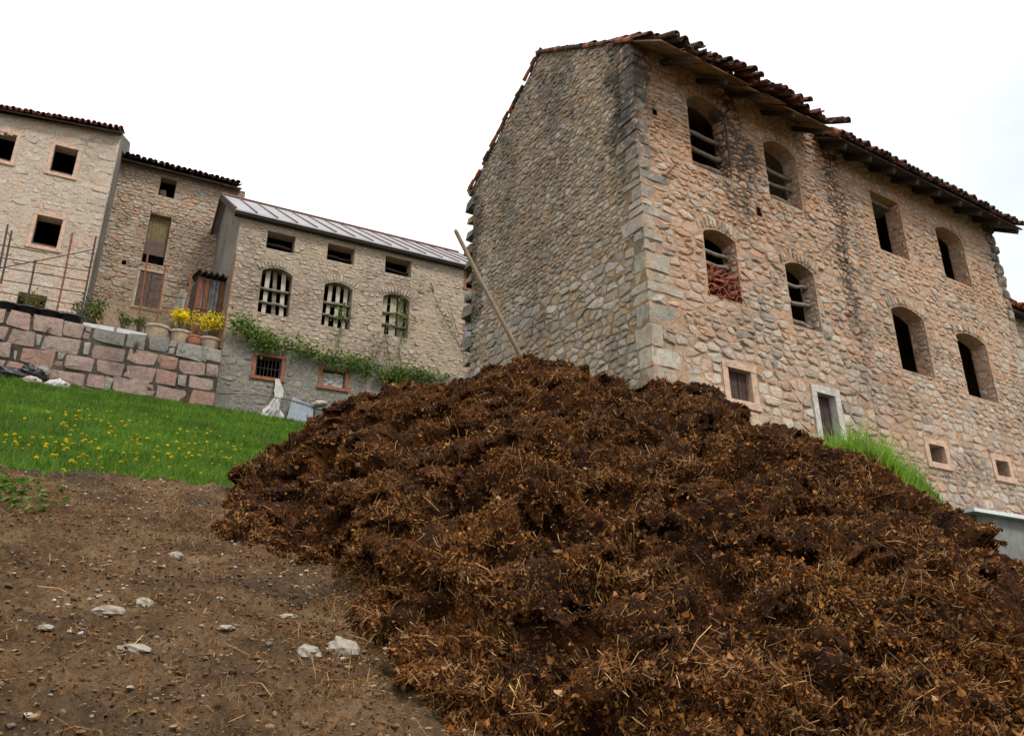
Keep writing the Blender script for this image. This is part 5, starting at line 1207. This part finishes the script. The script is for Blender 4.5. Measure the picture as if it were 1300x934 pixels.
def toedist(x, y): return np.sqrt(((np.stack([x, y], 1)[:, None]-TOE[None])**2).sum(2).min(1))
nearheap = lambda x, y: np.clip(np.exp(-toedist(x, y)/.85)+.07, 0, 1)*np.clip(fbm(np.stack([x*1.7, y*1.7, 0*x], 1)+8, 3)*1.2+.5, .05, 1)
p, Nn = gscatter(20000, (-4.5, .3), (2.7, 7.4), nearheap); o1 = straws('straw_litter', p, Nn, (.02, .17), (.0008, .0022), M['straw'], None, (-.02, .1), .2, 0); tag(o1, 'loose straw stalks scattered over the bare earth', 'straw')
p, Nn = gscatter(50000, (-4.6, .3), (2.6, 7.8), lambda x, y: nearheap(x, y)*.9+.12); o2 = straws('fibre_litter', p, Nn, (.012, .05), (.0008, .002), M['frag'], None, (-.05, .25), .25, 0); tag(o2, 'fine brown chaff scattered over the bare earth', 'chaff')
xx = RS.uniform(-4.6, .2, 60000); yy = RS.uniform(2.6, 7.8, 60000); k = (RS.rand(60000) < nearheap(xx, yy)*1.2+.06) & (yy < grass_edge(xx)); xx, yy = xx[k], yy[k]
def crumbs(name, p, Nn, L, mat):
    n = len(p); d, s, u = basis(Nn, (0, .6)); l = RS.uniform(*L, (n, 1)); w = l*RS.uniform(.4, .9, (n, 1)); V = np.stack([p-s*w*.3, p+s*w*.4, p+d*l*.6+s*w*.5+u*l*.3, p+d*l-s*w*.3], 1).reshape(-1, 3)
    return np_obj(name, V, (np.arange(n)[:, None]*4+np.array([[0, 1, 2, 3]])), mat)
tag(crumbs('crumb_litter', np.stack([xx, yy, gz(xx, yy)+.002], 1), np.tile(np.array([[.16, -.28, .94]]), (len(xx), 1)), (.005, .02), M['dark_frag']), 'dark crumbs of manure strewn over the bare earth', 'crumbs', None, 'stuff')

# ------------------------------------------------------------------ sky, sun and camera
SUN_EL, SUN_AZ = math.radians(52), math.radians(130)       # from the right, behind the photographer
wd = bpy.data.worlds.new('World'); sc.world = wd; wd.use_nodes = True; nt = wd.node_tree; nt.nodes.clear()
out = nt.nodes.new('ShaderNodeOutputWorld'); bg = nt.nodes.new('ShaderNodeBackground'); nt.links.new(bg.outputs[0], out.inputs[0])
sky = nt.nodes.new('ShaderNodeTexSky'); sky.sky_type = 'NISHITA'; sky.sun_disc = False; sky.sun_elevation = SUN_EL; sky.sun_rotation = SUN_AZ
tc = nt.nodes.new('ShaderNodeTexCoord'); cn = noise_(nt, 2.2, 6, .55, tc.outputs['Generated'], .4); sx = nt.nodes.new('ShaderNodeSeparateXYZ'); nt.links.new(tc.outputs['Generated'], sx.inputs[0]); cn = math_(nt, 'ADD', cn, math_(nt, 'MULTIPLY', sx.outputs[0], -.22))
cloud = ramp(nt, cn, [(.26, (6.3, 6.7, 6.95)), (.40, (7.5, 7.75, 7.85)), (.52, (9.5, 9.55, 9.45)), (.66, (12.4, 12.3, 12.0))])
c = mix(nt, .96, sky.outputs[0], cloud); nt.links.new(c, bg.inputs[0]); bg.inputs[1].default_value = .078
ld = bpy.data.lights.new('sun', 'SUN'); ld.energy = 1.5; ld.angle = math.radians(14); ld.color = (1, .95, .87)
lo = bpy.data.objects.new('sun', ld); COL.objects.link(lo)
sd = Vector((math.sin(SUN_AZ)*math.cos(SUN_EL), math.cos(SUN_AZ)*math.cos(SUN_EL), math.sin(SUN_EL))); lo.rotation_euler = sd.to_track_quat('Z', 'Y').to_euler(); lo.location = (0, 0, 40)
cd = bpy.data.cameras.new('camera'); cd.lens = 36*FOC/1300; cd.sensor_width = 36; cd.sensor_fit = 'HORIZONTAL'; cd.shift_y = -45/1300; cd.clip_end = 2000; cd.clip_start = .05
co = bpy.data.objects.new('camera', cd); COL.objects.link(co); co.location = (0, 0, CZ); co.rotation_euler = (PI/2+TH, 0, 0); sc.camera = co
vs_ = sc.view_settings; vs_.view_transform = 'Standard'; vs_.look = 'None'; vs_.exposure = .92; vs_.gamma = 1; vs_.use_curve_mapping = False
